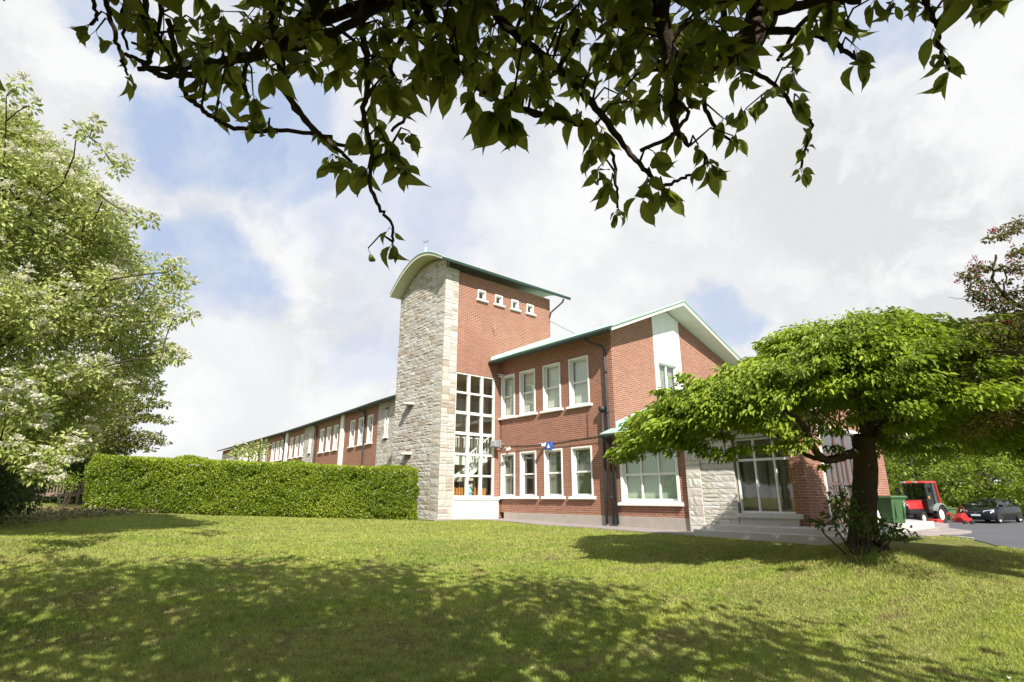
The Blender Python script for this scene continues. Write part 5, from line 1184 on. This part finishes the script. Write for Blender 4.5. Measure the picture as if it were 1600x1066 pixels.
# ---- red-flowered tree beyond the right edge
hb = Vector(dep(1660, 800, 9.3)); hb.z = g1(hb.x, hb.y)
ht = empty('red_hawthorn', hb); tag(ht, 'hawthorn with small red blossom clusters and bare twigs at the right edge', 'tree'); hti = Matrix.Translation(-hb)
def hpart(o): o.parent = ht; o.matrix_parent_inverse = hti; return o
mb = MB(); nodes = []
def HL(pts, a, b, s=0): nodes.extend(limb(mb, [dep(*p) for p in pts], a, b, 8, .015, 6, s))
nodes += limb(mb, [hb, hb + Vector((0, 0, 1.2)), Vector(dep(1668, 600, 9.3))], .2, .12, 10, .02)
HL([(1668, 600, 9.3), (1650, 540, 9.2), (1620, 495, 9), (1580, 470, 8.9), (1560, 450, 8.9), (1551, 430, 8.9), (1556, 398, 8.9)], .06, .013, 1)
HL([(1580, 470, 8.9), (1568, 455, 9), (1572, 430, 9), (1565, 412, 9)], .02, .008, 2)
HL([(1668, 600, 9.3), (1700, 480, 9.2), (1660, 380, 9), (1600, 352, 9), (1560, 370, 9)], .05, .006, 3)
HL([(1660, 420, 9), (1620, 400, 9), (1585, 396, 9)], .02, .008, 4); HL([(1650, 540, 9.2), (1600, 510, 8.8), (1550, 500, 8.6), (1510, 505, 8.5)], .05, .01, 5)
HL([(1660, 560, 9.2), (1610, 560, 8.6), (1560, 545, 8.4), (1500, 540, 8.3)], .05, .01, 6)
HL([(1551, 440, 8.9), (1530, 440, 8.9), (1515, 436, 8.9)], .012, .006, 7); HL([(1556, 420, 8.9), (1570, 415, 8.9), (1584, 407, 8.9)], .006, .003, 8)
HL([(1560, 490, 8.9), (1520, 472, 9), (1482, 464, 9.2)], .008, .003, 9)
hpart(mb.build('trunk', M['bark'], smooth=True))
C = []; RC = []
for px, py, d, r in [(1565, 369, 9, .1), (1572, 362, 9, .14), (1556, 372, 9, .08), (1585, 358, 9, .16), (1598, 350, 9, .2), (1545, 374, 9, .06), (1580, 397, 9, .06), (1590, 396, 9, .1), (1600, 395, 9, .12), (1506, 434, 8.9, .09), (1512, 428, 8.9, .12), (1520, 440, 8.9, .16), (1530, 424, 8.9, .14), (1540, 418, 8.9, .14), (1535, 448, 8.9, .17), (1525, 458, 8.9, .15), (1520, 464, 8.9, .1), (1545, 460, 8.9, .16),
                     (1552, 475, 8.9, .17), (1540, 478, 8.9, .14), (1565, 478, 8.9, .17), (1578, 462, 8.9, .1), (1585, 455, 8.9, .12), (1595, 460, 8.9, .15), (1590, 480, 8.9, .2), (1575, 420, 9, .08), (1584, 422, 9, .07), (1596, 421, 9, .1), (1572, 440, 9, .08), (1527, 417, 8.9, .08), (1558, 418, 8.9, .06), (1550, 465, 8.9, .15), (1600, 500, 8.8, .25)]:
    C.append(tuple(dep(px, py, d))); RC.append(r)
for k in range(80):
    px = rl.uniform(1510, 1700); py = 500 + rl.uniform(0, 165) + max(0, (1545 - px)) * .5; C.append(tuple(dep(px, py, rl.uniform(8.0, 8.9)))); RC.append(rl.uniform(.16, .3))
for k in range(110):
    C.append(tuple(dep(rl.uniform(1640, 2050), rl.uniform(250, 620), rl.uniform(6.8, 10)))); RC.append(rl.uniform(.3, .5))  # unseen clumps out of view, added to shade the lawn on the right
RC = np.array(RC); NL = [int(150 * (r / .25) ** 1.9) + 22 for r in RC]
P, D, N, Ls = clump_leaves(C, RC, .6, NL, .055, droop=.3, up=.6); hpart(leaves('crown', P, D, N, Ls, .6, M['leaf_haw'], tone=tone_in(P, 1.5, 2)))
bc = np.array(C)[rng.integers(0, len(C), 420)] + rdir(420) * .16; bp = np.repeat(bc, 12, axis=0) + rdir(420 * 12) * .03
hpart(leaves('blossom', bp, rdir(len(bp)), rdir(len(bp)), .028, .9, M['redblossom']))
mb = MB(); skeleton(mb, nodes, C, seed=5, r_base=.02, r_tip=.004); hpart(mb.build('twigs', M['twig']))

# ---- trees beyond the driveway
kinds = [('broad bright green tree behind the red tractor', 1440, 40, 9.5, 5.2), ('tall leafy tree beyond the drive between tractor and car', 1500, 46, 12, 5.5), ('bright bushy tree directly behind the black car', 1555, 42, 9, 4.6), ('large dark leafy tree at the far right beyond the car', 1640, 44, 13, 6), ('far tree just right of the building end', 1395, 54, 13, 6), ('very tall backmost tree above the drive', 1470, 62, 17, 7), ('backmost tree at the right edge of the far trees', 1600, 64, 17, 7), ('tree far out beyond the right edge', 1760, 46, 13, 6)]
for k, (lab, px, d, hgt, rad) in enumerate(kinds):
    p = dep(px, 800, d); bz = g1(p.x, p.y); b = Vector((p.x, p.y, bz)); o = empty('leafy_tree', b); tag(o, lab, 'tree', 'trees beyond the driveway'); im = Matrix.Translation(-b)
    mb = MB(); nodes = limb(mb, [b + Vector((0, 0, -.3)), b + Vector((.1, 0, hgt * .25)), b + Vector((-.1, .1, hgt * .55)), b + Vector((0, 0, hgt * .88))], .32, .06, 10, .03)
    for q in range(9):
        an = q * 2.4; h = hgt * (.18 + .07 * q); v = Vector((math.cos(an), math.sin(an), .5)) * rad * .6; nodes += limb(mb, [b + Vector((0, 0, h)), b + Vector((0, 0, h)) + v * .5, b + Vector((0, 0, h)) + v], .1, .03, 6, .05, 4, q)
    tr = mb.build('trunk', M['bark']); tr.parent = o; tr.matrix_parent_inverse = im
    C = []; RC = []; rk = random.Random(50 + k)
    while len(C) < 150:
        u = np.array([rk.uniform(-1, 1) for _ in range(3)]); l_ = np.linalg.norm(u)
        if l_ > 1 or l_ < .35: continue
        z = (u[2] + 1) / 2; c = np.array([b.x + u[0] * rad, b.y + u[1] * rad, b.z + .5 + z * (hgt - .6)]); C.append(tuple(c)); RC.append(rk.uniform(.55, 1.05))
    P, D, N, Ls = clump_leaves(C, np.array(RC), .6, 105 if d < 50 else 70, .24 if d < 50 else .36, droop=.4, up=.8)
    lv = leaves('crown', P, D, N, Ls, .5, M['leaf_far'], tone=np.clip(tone_in(P, .5, k) + (-.15 if k in (3, 4, 5, 6) else .05), 0, 1)); lv.parent = o; lv.matrix_parent_inverse = im
# low hedge line beyond the drive so no bare horizon shows
C = []
for k in range(130):
    px = rl.uniform(1380, 1750); C.append(tuple(dep(px, rl.uniform(765, 806), rl.uniform(48, 52)))) 
shrub('boundary_shrubs', 'low mixed bushes along the far side of the drive', 'shrub', C, 1.0, 110, .26, M['leaf_far'], flat=.8)

# ------------------------------------------------------------------ wheelie bin, tractor, mower, car
def wheel(parent, x, y, r, wd, rim, tread=False, hub=.2, n=28):
    """axle along local y"""
    M4 = Matrix.Translation((x, y, r)) @ Matrix.Rotation(R(90), 4, 'X')
    mb = MB(); h = wd / 2; mb.lathe([(r * .58, -h * .8), (r * .8, -h), (r * .95, -h * .85), (r, -h * .5), (r, h * .5), (r * .95, h * .85), (r * .8, h), (r * .58, h * .8), (r * .56, 0), (r * .58, -h * .8)], n, M4, caps=False)
    if tread:
        for k in range(18):
            a = k * 2 * math.pi / 18
            for s_ in (-1, 1):
                q = M4 @ Matrix.Rotation(a + (.09 if s_ > 0 else -.09), 4, 'Z') @ Matrix.Translation((r, 0, s_ * h * .45)) @ Matrix.Rotation(s_ * .5, 4, 'X'); mb.box(-.02, .025, -.03, .03, -h * .5, h * .5, q)
    w_ = mb.build('wheel', M['rubber'], parent=parent)
    mb = MB(); mb.lathe([(r * .60, -h * .62), (r * .60, h * .62), (r * .5, h * .4), (r * .2, h * .35), (r * .16, h * .6), (.01, h * .6)], n, M4); mb.lathe([(r * .60, -h * .6), (r * .5, -h * .4), (r * .2, -h * .35), (r * .16, -h * .6), (.01, -h * .6)], n, M4)
    if not tread:
        for k in range(5):
            q = M4 @ Matrix.Rotation(k * 2 * math.pi / 5, 4, 'Z'); mb.box(r * .12, r * .58, -.035, .035, -h * .72, h * .72, q)
    mb.build('rim', rim, parent=w_, smooth=False); return w_

bpos = dep(1397, 818, 15.6); wb = empty('wheelie_bin', (bpos.x, bpos.y, .222), R(-YAW + 18)); wb.scale = (.74,) * 3; tag(wb, 'green plastic wheelie bin with white mark standing beside the forked tree trunk', 'bin')
mb = MB()
def frus(mb, a0, b0, z0, a1, b1, z1, cy0=0, cy1=0, m=0):
    c = mb.cur; mb.cur = m; mb.add([(-a0, cy0 - b0, z0), (a0, cy0 - b0, z0), (a0, cy0 + b0, z0), (-a0, cy0 + b0, z0), (-a1, cy1 - b1, z1), (a1, cy1 - b1, z1), (a1, cy1 + b1, z1), (-a1, cy1 + b1, z1)], [(3, 2, 1, 0), (4, 5, 6, 7), (0, 1, 5, 4), (1, 2, 6, 5), (2, 3, 7, 6), (3, 0, 4, 7)]); mb.cur = c
frus(mb, .30, .24, .04, .39, .36, .95); frus(mb, .415, .385, .93, .42, .39, .98)
for s_ in (-1, 1): mb.box(s_ * .2 - .02, s_ * .2 + .02, -.36, -.30, .2, .9)
mb.build('body', M['binwood'], parent=wb, bevel=.02)
mb = MB(); frus(mb, .43, .41, .985, .40, .36, 1.05, -.01, 0); mb.tube([(-.25, .43, 1.0), (-.25, .5, 1.0), (.25, .5, 1.0), (.25, .43, 1.0)], .018, 8); mb.build('lid', M['binwood'], parent=wb, bevel=.015)
mb = MB(); 
for a, b in (((.20, .78), (.24, .83)), ((.24, .83), (.29, .80)), ((.29, .80), (.27, .73)), ((.27, .73), (.20, .66)), ((.20, .66), (.30, .66))): mb.tube([(a[0], -.24 - .125 * a[1], a[1]), (b[0], -.24 - .125 * b[1], b[1])], .013, 5)
mb.build('white_mark', M['white'], parent=wb)
for s_ in (-1, 1):
    q = Matrix.Translation((s_ * .27, .28, .1)) @ Matrix.Rotation(R(90), 4, 'Y'); mb = MB(); mb.lathe([(.1, -.03), (.1, .03)], 18, q); mb.build('wheel', M['rubber'], parent=wb)

def mk_tractor():
    p = dep(1448, 818, 30.2); z = g1(p.x, p.y) + .04
    view = math.atan2(-p.y, -p.x)                    # direction from the tractor towards the viewer
    t_ = empty('compact_tractor', (p.x, p.y, z), view - R(25)); tag(t_, 'red compact tractor with glass cab and mowing deck parked beyond the bin', 'tractor')
    # local: forward +X, left +Y. the side seen is the left side (+Y)
    mb = MB(); mb.add([(.72, -.34, .78), (2.05, -.29, .78), (2.05, .29, .78), (.72, .34, .78), (.72, -.31, 1.26), (1.5, -.28, 1.20), (1.98, -.22, 1.03), (1.98, .22, 1.03), (1.5, .28, 1.20), (.72, .31, 1.26)],
           [(3, 2, 1, 0), (4, 5, 8, 9), (5, 6, 7, 8), (0, 1, 6, 5, 4), (3, 9, 8, 7, 2), (1, 2, 7, 6), (0, 4, 9, 3)]); mb.build('bonnet', M['red'], parent=t_, bevel=.04)
    mb = MB(); mb.box(.7, 2.08, -.30, .30, .52, .775); mb.box(2.06, 2.12, -.24, .24, .56, .95); mb.build('grille', M['dark'], parent=t_, bevel=.02)
    for s_ in (-1, 1): mb = MB(); mb.box(1.99, 2.09, s_ * .15 - .07, s_ * .15 + .07, .96, 1.03); mb.build('headlight', M['lamp'], parent=t_, bevel=.01)
    mb = MB(); mb.box(-.4, 1.9, -.2, .2, .34, .6); mb.box(1.35, 1.5, -.5, .5, .28, .38); mb.box(1.9, 2.35, -.35, .35, .36, .5); mb.box(-.15, .15, -.5, .5, .42, .56); mb.box(2.0, 2.1, -.5, .5, .25, .33); mb.build('chassis', M['dark'], parent=t_, bevel=.015)
    cab = MB(); P8 = {'fl': (.70, .56), 'fr': (.70, -.56), 'ml': (.02, .62), 'mr': (.02, -.62), 'rl': (-.55, .58), 'rr': (-.55, -.58)}
    top = {'fl': (.60, .54), 'fr': (.60, -.54), 'ml': (.0, .58), 'mr': (0, -.58), 'rl': (-.48, .55), 'rr': (-.48, -.55)}
    for k in ('fl', 'fr', 'ml', 'mr'): cab.tube([(P8[k][0], P8[k][1], .75), (top[k][0], top[k][1], 2.14)], .035, 6)
    cab.box(-.5, .7, -.6, .6, .60, .76)
    cab.tube([(P8['fl'][0], .56, 1.25), (P8['fr'][0], -.56, 1.25)], .03, 6); cab.build('cab_frame', M['dark'], parent=t_)
    rp = MB()
    for k in ('rl', 'rr'): rp.tube([(P8[k][0] - .06, P8[k][1], 1.0), (top[k][0] - .02, top[k][1], 2.16)], .055, 6)
    rp.build('rear_pillar', M['red'], parent=t_)
    g = MB()
    def gq(a, b, z0a=.78): g.add([(P8[a][0], P8[a][1], z0a), (P8[b][0], P8[b][1], z0a), (top[b][0], top[b][1], 2.13), (top[a][0], top[a][1], 2.13)], [(0, 1, 2, 3)])
    for a, b in (('fl', 'fr'), ('fl', 'ml'), ('ml', 'rl'), ('fr', 'mr'), ('mr', 'rr'), ('rl', 'rr')): gq(a, b)
    go = g.build('cab_glass', M['cabglass'], parent=t_); go.modifiers.new('t', 'SOLIDIFY').thickness = .006
    mb = MB(); mb.add([(-.62, -.62, 2.15), (.72, -.62, 2.15), (.72, .62, 2.15), (-.62, .62, 2.15), (-.55, -.55, 2.28), (.6, -.52, 2.26), (.6, .52, 2.26), (-.55, .55, 2.28)], [(3, 2, 1, 0), (4, 5, 6, 7), (0, 1, 5, 4), (1, 2, 6, 5), (2, 3, 7, 6), (3, 0, 4, 7)]); mb.build('roof', M['red'], parent=t_, bevel=.04)
    for s_ in (-.45, .12): mb = MB(); mb.box(.68, .76, s_ - .1, s_ + .1, 2.16, 2.24); mb.build('work_light', M['lamp'], parent=t_, bevel=.01)
    mb = MB(); mb.box(-.3, .15, -.24, .24, .9, 1.0); mb.box(-.38, -.28, -.24, .24, .95, 1.5); mb.build('seat', M['dark'], parent=t_, bevel=.04)
    mb = MB(); mb.tube([(.5 + .06 * math.sin(a), .19 * math.cos(a), 1.38 + .15 * math.sin(a)) for a in np.linspace(0, 6.283, 17)], .014, 6); mb.tube([(.5, 0, 1.38), (.66, 0, 1.05)], .02, 6); mb.build('steering_wheel', M['dark'], parent=t_)
    for s_ in (-1, 1):
        wheel(t_, -.2, s_ * .62, .50, .32, M['rim'], True); wheel(t_, 1.42, s_ * .52, .33, .22, M['rim'], True)
        mb = MB(); pr = [(-.2 + .58 * math.cos(a), .5 + .58 * math.sin(a)) for a in np.linspace(.35, 2.9, 12)]
        vs = [(x, s_ * .44, z_) for x, z_ in pr] + [(x, s_ * .80, z_) for x, z_ in pr] + [(x, s_ * .80, z_ - .05) for x, z_ in pr]; m_ = len(pr)
        mb.add(vs, [(i, i + 1, m_ + i + 1, m_ + i) for i in range(m_ - 1)] + [(m_ + i, m_ + i + 1, 2 * m_ + i + 1, 2 * m_ + i) for i in range(m_ - 1)]); f_ = mb.build('mudguard', M['grey'], parent=t_); f_.modifiers.new('t', 'SOLIDIFY').thickness = .02
        mb = MB(); mb.tube([(.66, s_ * .58, 1.9), (.75, s_ * .8, 1.85)], .012, 5); mb.box(.74, .77, s_ * .8 - .08, s_ * .8 + .08, 1.66, 1.92); mb.build('mirror', M['dark'], parent=t_)
    mb = MB(); mb.prism([(.15, -.78), (1.02, -.78), (1.1, -.5), (1.1, .5), (1.02, .82), (.15, .82)], .16, 'z', .12); mb.box(.45, .75, -.25, .25, .28, .36); mb.box(.3, .95, .82, .95, .1, .26); mb.build('mowing_deck', M['red'], parent=t_, bevel=.02)
    mb = MB(); mb.box(2.2, 2.5, -.42, .42, .14, .3); mb.build('front_weight', M['dark'], parent=t_, bevel=.02)
    mb = MB(); mb.lathe([(.035, .58), (.05, .6), (.05, .72), (.03, .74)], 10, Matrix.Translation((.58, .62, .72))); mb.build('indicator', M['orange'], parent=t_)
mk_tractor()
def mk_mower():
    p = dep(1499, 812, 31.5); z = g1(p.x, p.y) + .04; o = empty('gang_mower', (p.x, p.y, z), R(-YAW + 12)); tag(o, 'red folding mower attachment resting on the drive between tractor and car', 'mower')
    mb = MB(); mb.box(-.1, .55, -.3, .3, .12, .36); mb.prism([(-.1, .36), (.5, .36), (.3, .6), (.05, .62)], .4, 'y', -.2); mb.build('deck', M['red'], parent=o, bevel=.03)
    mb = MB(); mb.tube([(-.9, 0, .55), (-.5, 0, .62), (-.15, 0, .4)], .035, 6); mb.tube([(-.75, .1, .8), (-.45, .1, .5), (-.3, .1, .2)], .03, 6); mb.tube([(.1, 0, .55), (-.1, 0, .95)], .025, 6); mb.tube([(.45, 0, .5), (.5, .05, .95), (.35, .05, 1.0)], .025, 6); mb.tube([(-.5, .3, .62), (-.62, -.3, .3)], .03, 6); mb.build('linkage', M['red'], parent=o)
    mb = MB(); mb.box(.0, .75, .55, 1.0, .82, .9); mb.box(.1, .65, .6, .95, .2, .82); mb.build('canopy', M['binwood'], parent=o, bevel=.03)
    for s_ in (-.05, .45):
        q = Matrix.Translation((s_, -.34, .12)) @ Matrix.Rotation(R(90), 4, 'X'); mb = MB(); mb.lathe([(.12, -.05), (.12, .05)], 16, q); mb.build('wheel', M['rubber'], parent=o)
mk_mower()

def mk_car():
    p = dep(1553, 818, 35.0); z = g1(p.x, p.y) + .04; view = math.atan2(-p.y, -p.x)
    o = empty('parked_car', (p.x, p.y, z), view - R(22)); tag(o, 'black hatchback parked facing the lawn at the far right of the drive', 'car')
    # stations along x (front +): x, half width at sill/belt, sill z, belt z, roof z (or None), roof half width
    st = [(2.12, .62, .34, .62), (2.02, .80, .26, .74), (1.75, .89, .22, .86), (1.2, .915, .20, .97), (.75, .92, .19, 1.02), (0, .92, .19, 1.03), (-.9, .92, .19, 1.05), (-1.5, .91, .22, 1.07), (-1.95, .86, .28, 1.04), (-2.12, .74, .36, .92)]
    mb = MB(); ring = []
    for x, hw, zs, zb in st:
        ring.append([(x, -hw * .93, zs), (x, -hw, zs + (zb - zs) * .35), (x, -hw, zs + (zb - zs) * .75), (x, -hw * .90, zb), (x, 0, zb + .035), (x, hw * .90, zb), (x, hw, zs + (zb - zs) * .75), (x, hw, zs + (zb - zs) * .35), (x, hw * .93, zs)])
    k = 9; vs = [q for r_ in ring for q in r_]; fs = [(i * k + j, i * k + (j + 1) % k, (i + 1) * k + (j + 1) % k, (i + 1) * k + j) for i in range(len(ring) - 1) for j in range(k)]
    fs += [tuple(range(k))[::-1], tuple((len(ring) - 1) * k + j for j in range(k))]; mb.add(vs, fs); b = mb.build('body', M['carpaint'], parent=o, smooth=True, bevel=.03)
    # roof shell and pillars
    mb = MB(); rx = [(.55, 1.36, .60), (.1, 1.46, .62), (-.6, 1.47, .62), (-1.25, 1.40, .60), (-1.75, 1.24, .56)]
    vs = []
    for x, z_, hw in rx: vs += [(x, -hw, z_ - .06), (x, -hw * .85, z_), (x, 0, z_ + .025), (x, hw * .85, z_), (x, hw, z_ - .06)]
    fs = [(i * 5 + j, i * 5 + j + 1, (i + 1) * 5 + j + 1, (i + 1) * 5 + j) for i in range(4) for j in range(4)]; mb.add(vs, fs)
    for s_ in (-1, 1):
        for a, c, r_ in (((1.12, s_ * .80, 1.0), (.55, s_ * .60, 1.32), .035), ((-.1, s_ * .84, 1.03), (-.15, s_ * .62, 1.40), .03), ((-1.55, s_ * .82, 1.05), (-1.3, s_ * .60, 1.36), .06), ((-1.95, s_ * .74, 1.02), (-1.72, s_ * .55, 1.22), .04)): mb.tube([a, c], r_, 6)
        mb.tube([(1.12, s_ * .80, 1.0), (.55, s_ * .60, 1.32), (-.6, s_ * .62, 1.42), (-1.3, s_ * .60, 1.34), (-1.72, s_ * .56, 1.2)], .03, 6)
    r_ = mb.build('roof', M['carpaint'], parent=o, smooth=True); r_.modifiers.new('t', 'SOLIDIFY').thickness = .02
    def gl(name, v, f=((0, 1, 2, 3),)):
        m_ = MB(); m_.add(v, f); q = m_.build(name, M['cabglass'], parent=o); q.modifiers.new('t', 'SOLIDIFY').thickness = .005
    gl('windscreen', [(1.16, -.78, .99), (1.24, 0, 1.02), (.62, 0, 1.40), (.56, -.58, 1.34), (1.16, .78, .99), (.56, .58, 1.34)], ((0, 1, 2, 3), (1, 4, 5, 2)))
    gl('rear_window', [(-1.95, -.72, 1.03), (-1.95, .72, 1.03), (-1.73, .54, 1.22), (-1.73, -.54, 1.22)])
    for s_ in (-1, 1):
        gl('side_window', [(1.08, s_ * .81, 1.0), (-.1, s_ * .85, 1.03), (-.15, s_ * .625, 1.38), (.55, s_ * .61, 1.32)]); gl('side_window', [(-.1, s_ * .85, 1.03), (-1.5, s_ * .82, 1.06), (-1.25, s_ * .61, 1.33), (-.15, s_ * .625, 1.38)])
        m_ = MB(); m_.add([(2.10, s_ * .42, .64), (1.90, s_ * .885, .68), (1.78, s_ * .90, .86), (2.04, s_ * .42, .78), (1.9, s_ * .46, .66), (1.7, s_ * .82, .7), (1.7, s_ * .82, .84), (1.86, s_ * .46, .78)], [(0, 1, 2, 3), (0, 4, 5, 1), (3, 2, 6, 7), (1, 5, 6, 2), (0, 3, 7, 4)]); m_.build('headlight', M['lamp'], parent=o, bevel=.01)
        m_ = MB(); m_.lathe([(.06, 0), (.055, .03)], 12, Matrix.Translation((2.0, s_ * .68, .42)) @ Matrix.Rotation(R(90), 4, 'Y')); m_.build('fog_lamp', M['lamp'], parent=o)
        m_ = MB(); m_.box(.92, 1.1, s_ * .98 - .1, s_ * .98 + .1, 1.0, 1.14); m_.tube([(1.0, s_ * .84, 1.0), (1.0, s_ * .93, 1.04)], .02, 6); m_.build('mirror', M['carpaint'], parent=o, bevel=.03)
        m_ = MB(); m_.box(.35, .5, s_ * .925 - .012, s_ * .925 + .012, .85, .88); m_.box(-.65, -.5, s_ * .925 - .012, s_ * .925 + .012, .87, .9); m_.build('door_handle', M['chrome'], parent=o)
        for x in (1.33, -1.33): wheel(o, x, s_ * .84, .325, .21, M['plate'])
        for x in (1.33, -1.33):
            m_ = MB(); pr = [(x + .37 * math.cos(a), .33 + .37 * math.sin(a)) for a in np.linspace(-.2, math.pi + .2, 14)]; m_.prism(pr, .012, 'y', s_ * .915 if s_ > 0 else s_ * .927); m_.build('wheel_arch', M['dark'], parent=o)
    m_ = MB(); m_.box(2.05, 2.11, -.42, .42, .60, .70); m_.box(2.04, 2.10, -.55, .55, .30, .42); m_.build('grille', M['dark'], parent=o, bevel=.01)
    m_ = MB(); m_.box(2.10, 2.13, -.4, .4, .70, .72); m_.tube([(2.12, .07 * math.cos(a), .66 + .045 * math.sin(a)) for a in np.linspace(0, 6.283, 13)], .01, 5); m_.build('badge', M['chrome'], parent=o)
    m_ = MB(); m_.box(2.115, 2.135, -.26, .26, .46, .57); q = m_.build('number_plate', M['plate'], parent=o); m_ = MB(); m_.box(2.135, 2.139, -.258, -.215, .462, .568); m_.build('plate_band', M['blue'], parent=q)
    m_ = MB(); m_.box(.95, .98, -.55, -.38, 1.12, 1.17); m_.build('windscreen_disc', M['plate'], parent=o)
    m_ = MB(); m_.box(-.5, .3, -.7, .7, .5, .9)
    for s_ in (-.35, .35): m_.box(-.15, 0, s_ - .22, s_ + .22, .8, 1.25)
    m_.build('seat', M['dark'], parent=o, bevel=.04)
mk_car()

# ------------------------------------------------------------------ grass blades on the lawn
NG = 900000
d_ = np.exp(rng.uniform(math.log(3.6), math.log(24), NG)); r_ = rng.uniform(-1.02, 1.02, NG) * d_ * .98
ca, sa = math.cos(a_), math.sin(a_)
GX = ca * r_ + sa * d_; GY = -sa * r_ + ca * d_
ok = ~((GX > 14.2) & (GY > 8.7)) & ~((GX > 14.1) & (GY > 3.7) & (GX < 22.4)) & ~((GX > 11.4) & (GY > 18.45))
# right of the lawn edge is the drive
le = np.array(lawn_edge)
lex = np.interp(GY, le[:, 1], le[:, 0]); ok &= GX < lex
hs = (GX - hl.x) * hd.x + (GY - hl.y) * hd.y; hw = (GX - hl.x) * hn.x + (GY - hl.y) * hn.y; ok &= ~((hw > .02) & (hs > 0)) & ~((hw > 1.0))
GX, GY, d_ = GX[ok], GY[ok], d_[ok]; n = len(GX)
near_tree = np.exp(-((GX - tb.x) ** 2 + (GY - tb.y) ** 2) / 1.6)
edge_d_ = np.clip(1 - np.abs(GX - lex[ok]) / .6, 0, 1) * (GY > -3)
H_ = rng.uniform(.015, .046, n) * (1 + 1.4 * near_tree + 1.2 * edge_d_) * (1 + .25 * np.sin(GX * 1.7) * np.sin(GY * 1.3)); Wd = np.clip(.0016 * d_ * .55, .004, .012)
an = rng.uniform(0, 6.283, n); lean = rng.uniform(.2, 1.1, n); la = rng.uniform(0, 6.283, n)
GZ = gz(GX, GY) - .004
B0 = np.stack([GX - np.cos(an) * Wd, GY - np.sin(an) * Wd, GZ], 1); B1 = np.stack([GX + np.cos(an) * Wd, GY + np.sin(an) * Wd, GZ], 1)
T0 = np.stack([GX + np.cos(la) * lean * H_, GY + np.sin(la) * lean * H_, GZ + H_], 1)
V = np.stack([B0, B1, T0], 1).reshape(-1, 3); F = np.arange(n * 3).reshape(-1, 3)
tn = np.clip(rng.random(n) ** 1.6, 0, 1)
o = np_mesh('grass', V, F, M['grass'], tone=np.repeat(tn, 3)); tag(o, kind='stuff')
# fallen petals and scraps
n = 150; d_ = np.exp(rng.uniform(math.log(4.5), math.log(17), n)); r_ = rng.uniform(-.95, .95, n) * d_ * .9; P = np.stack([ca * r_ + sa * d_, -sa * r_ + ca * d_, np.zeros(n)], 1); P[:, 2] = gz(P[:, 0], P[:, 1]) + .035
k_ = P[:, 0] < 13.5
P = P[k_]; tag(leaves('fallen_petals', P, rdir(len(P)) * np.array([1, 1, .1]), np.array([[0, 0, 1.]]) + rdir(len(P)) * .3, rng.uniform(.02, .045, len(P)), .8, M['blossom']), kind='stuff')
# daisies would be invisible at this size; dandelion-like dry clippings in strips
n = 14000; d_ = np.exp(rng.uniform(math.log(4.0), math.log(15), n)); r_ = rng.uniform(-1, 1, n) * d_ * .95; X_ = ca * r_ + sa * d_; Y_ = -sa * r_ + ca * d_
cn = np.sin(X_ * 2.1 + 1.3 * np.sin(Y_ * 1.7)) * np.sin(Y_ * 2.7 + 1.1 * np.sin(X_ * 1.3)) + .5 * np.sin(X_ * 5.3 + Y_ * 4.1); k_ = (cn > .55) & (X_ < 13.5); P = np.stack([X_, Y_, gz(X_, Y_) + .03], 1)[k_]
tag(leaves('dry_clippings', P, rdir(len(P)) * np.array([1, 1, .15]), np.array([[0, 0, 1.]]) + rdir(len(P)) * .4, rng.uniform(.03, .08, len(P)), .12, M['leaf_dry']), kind='stuff')
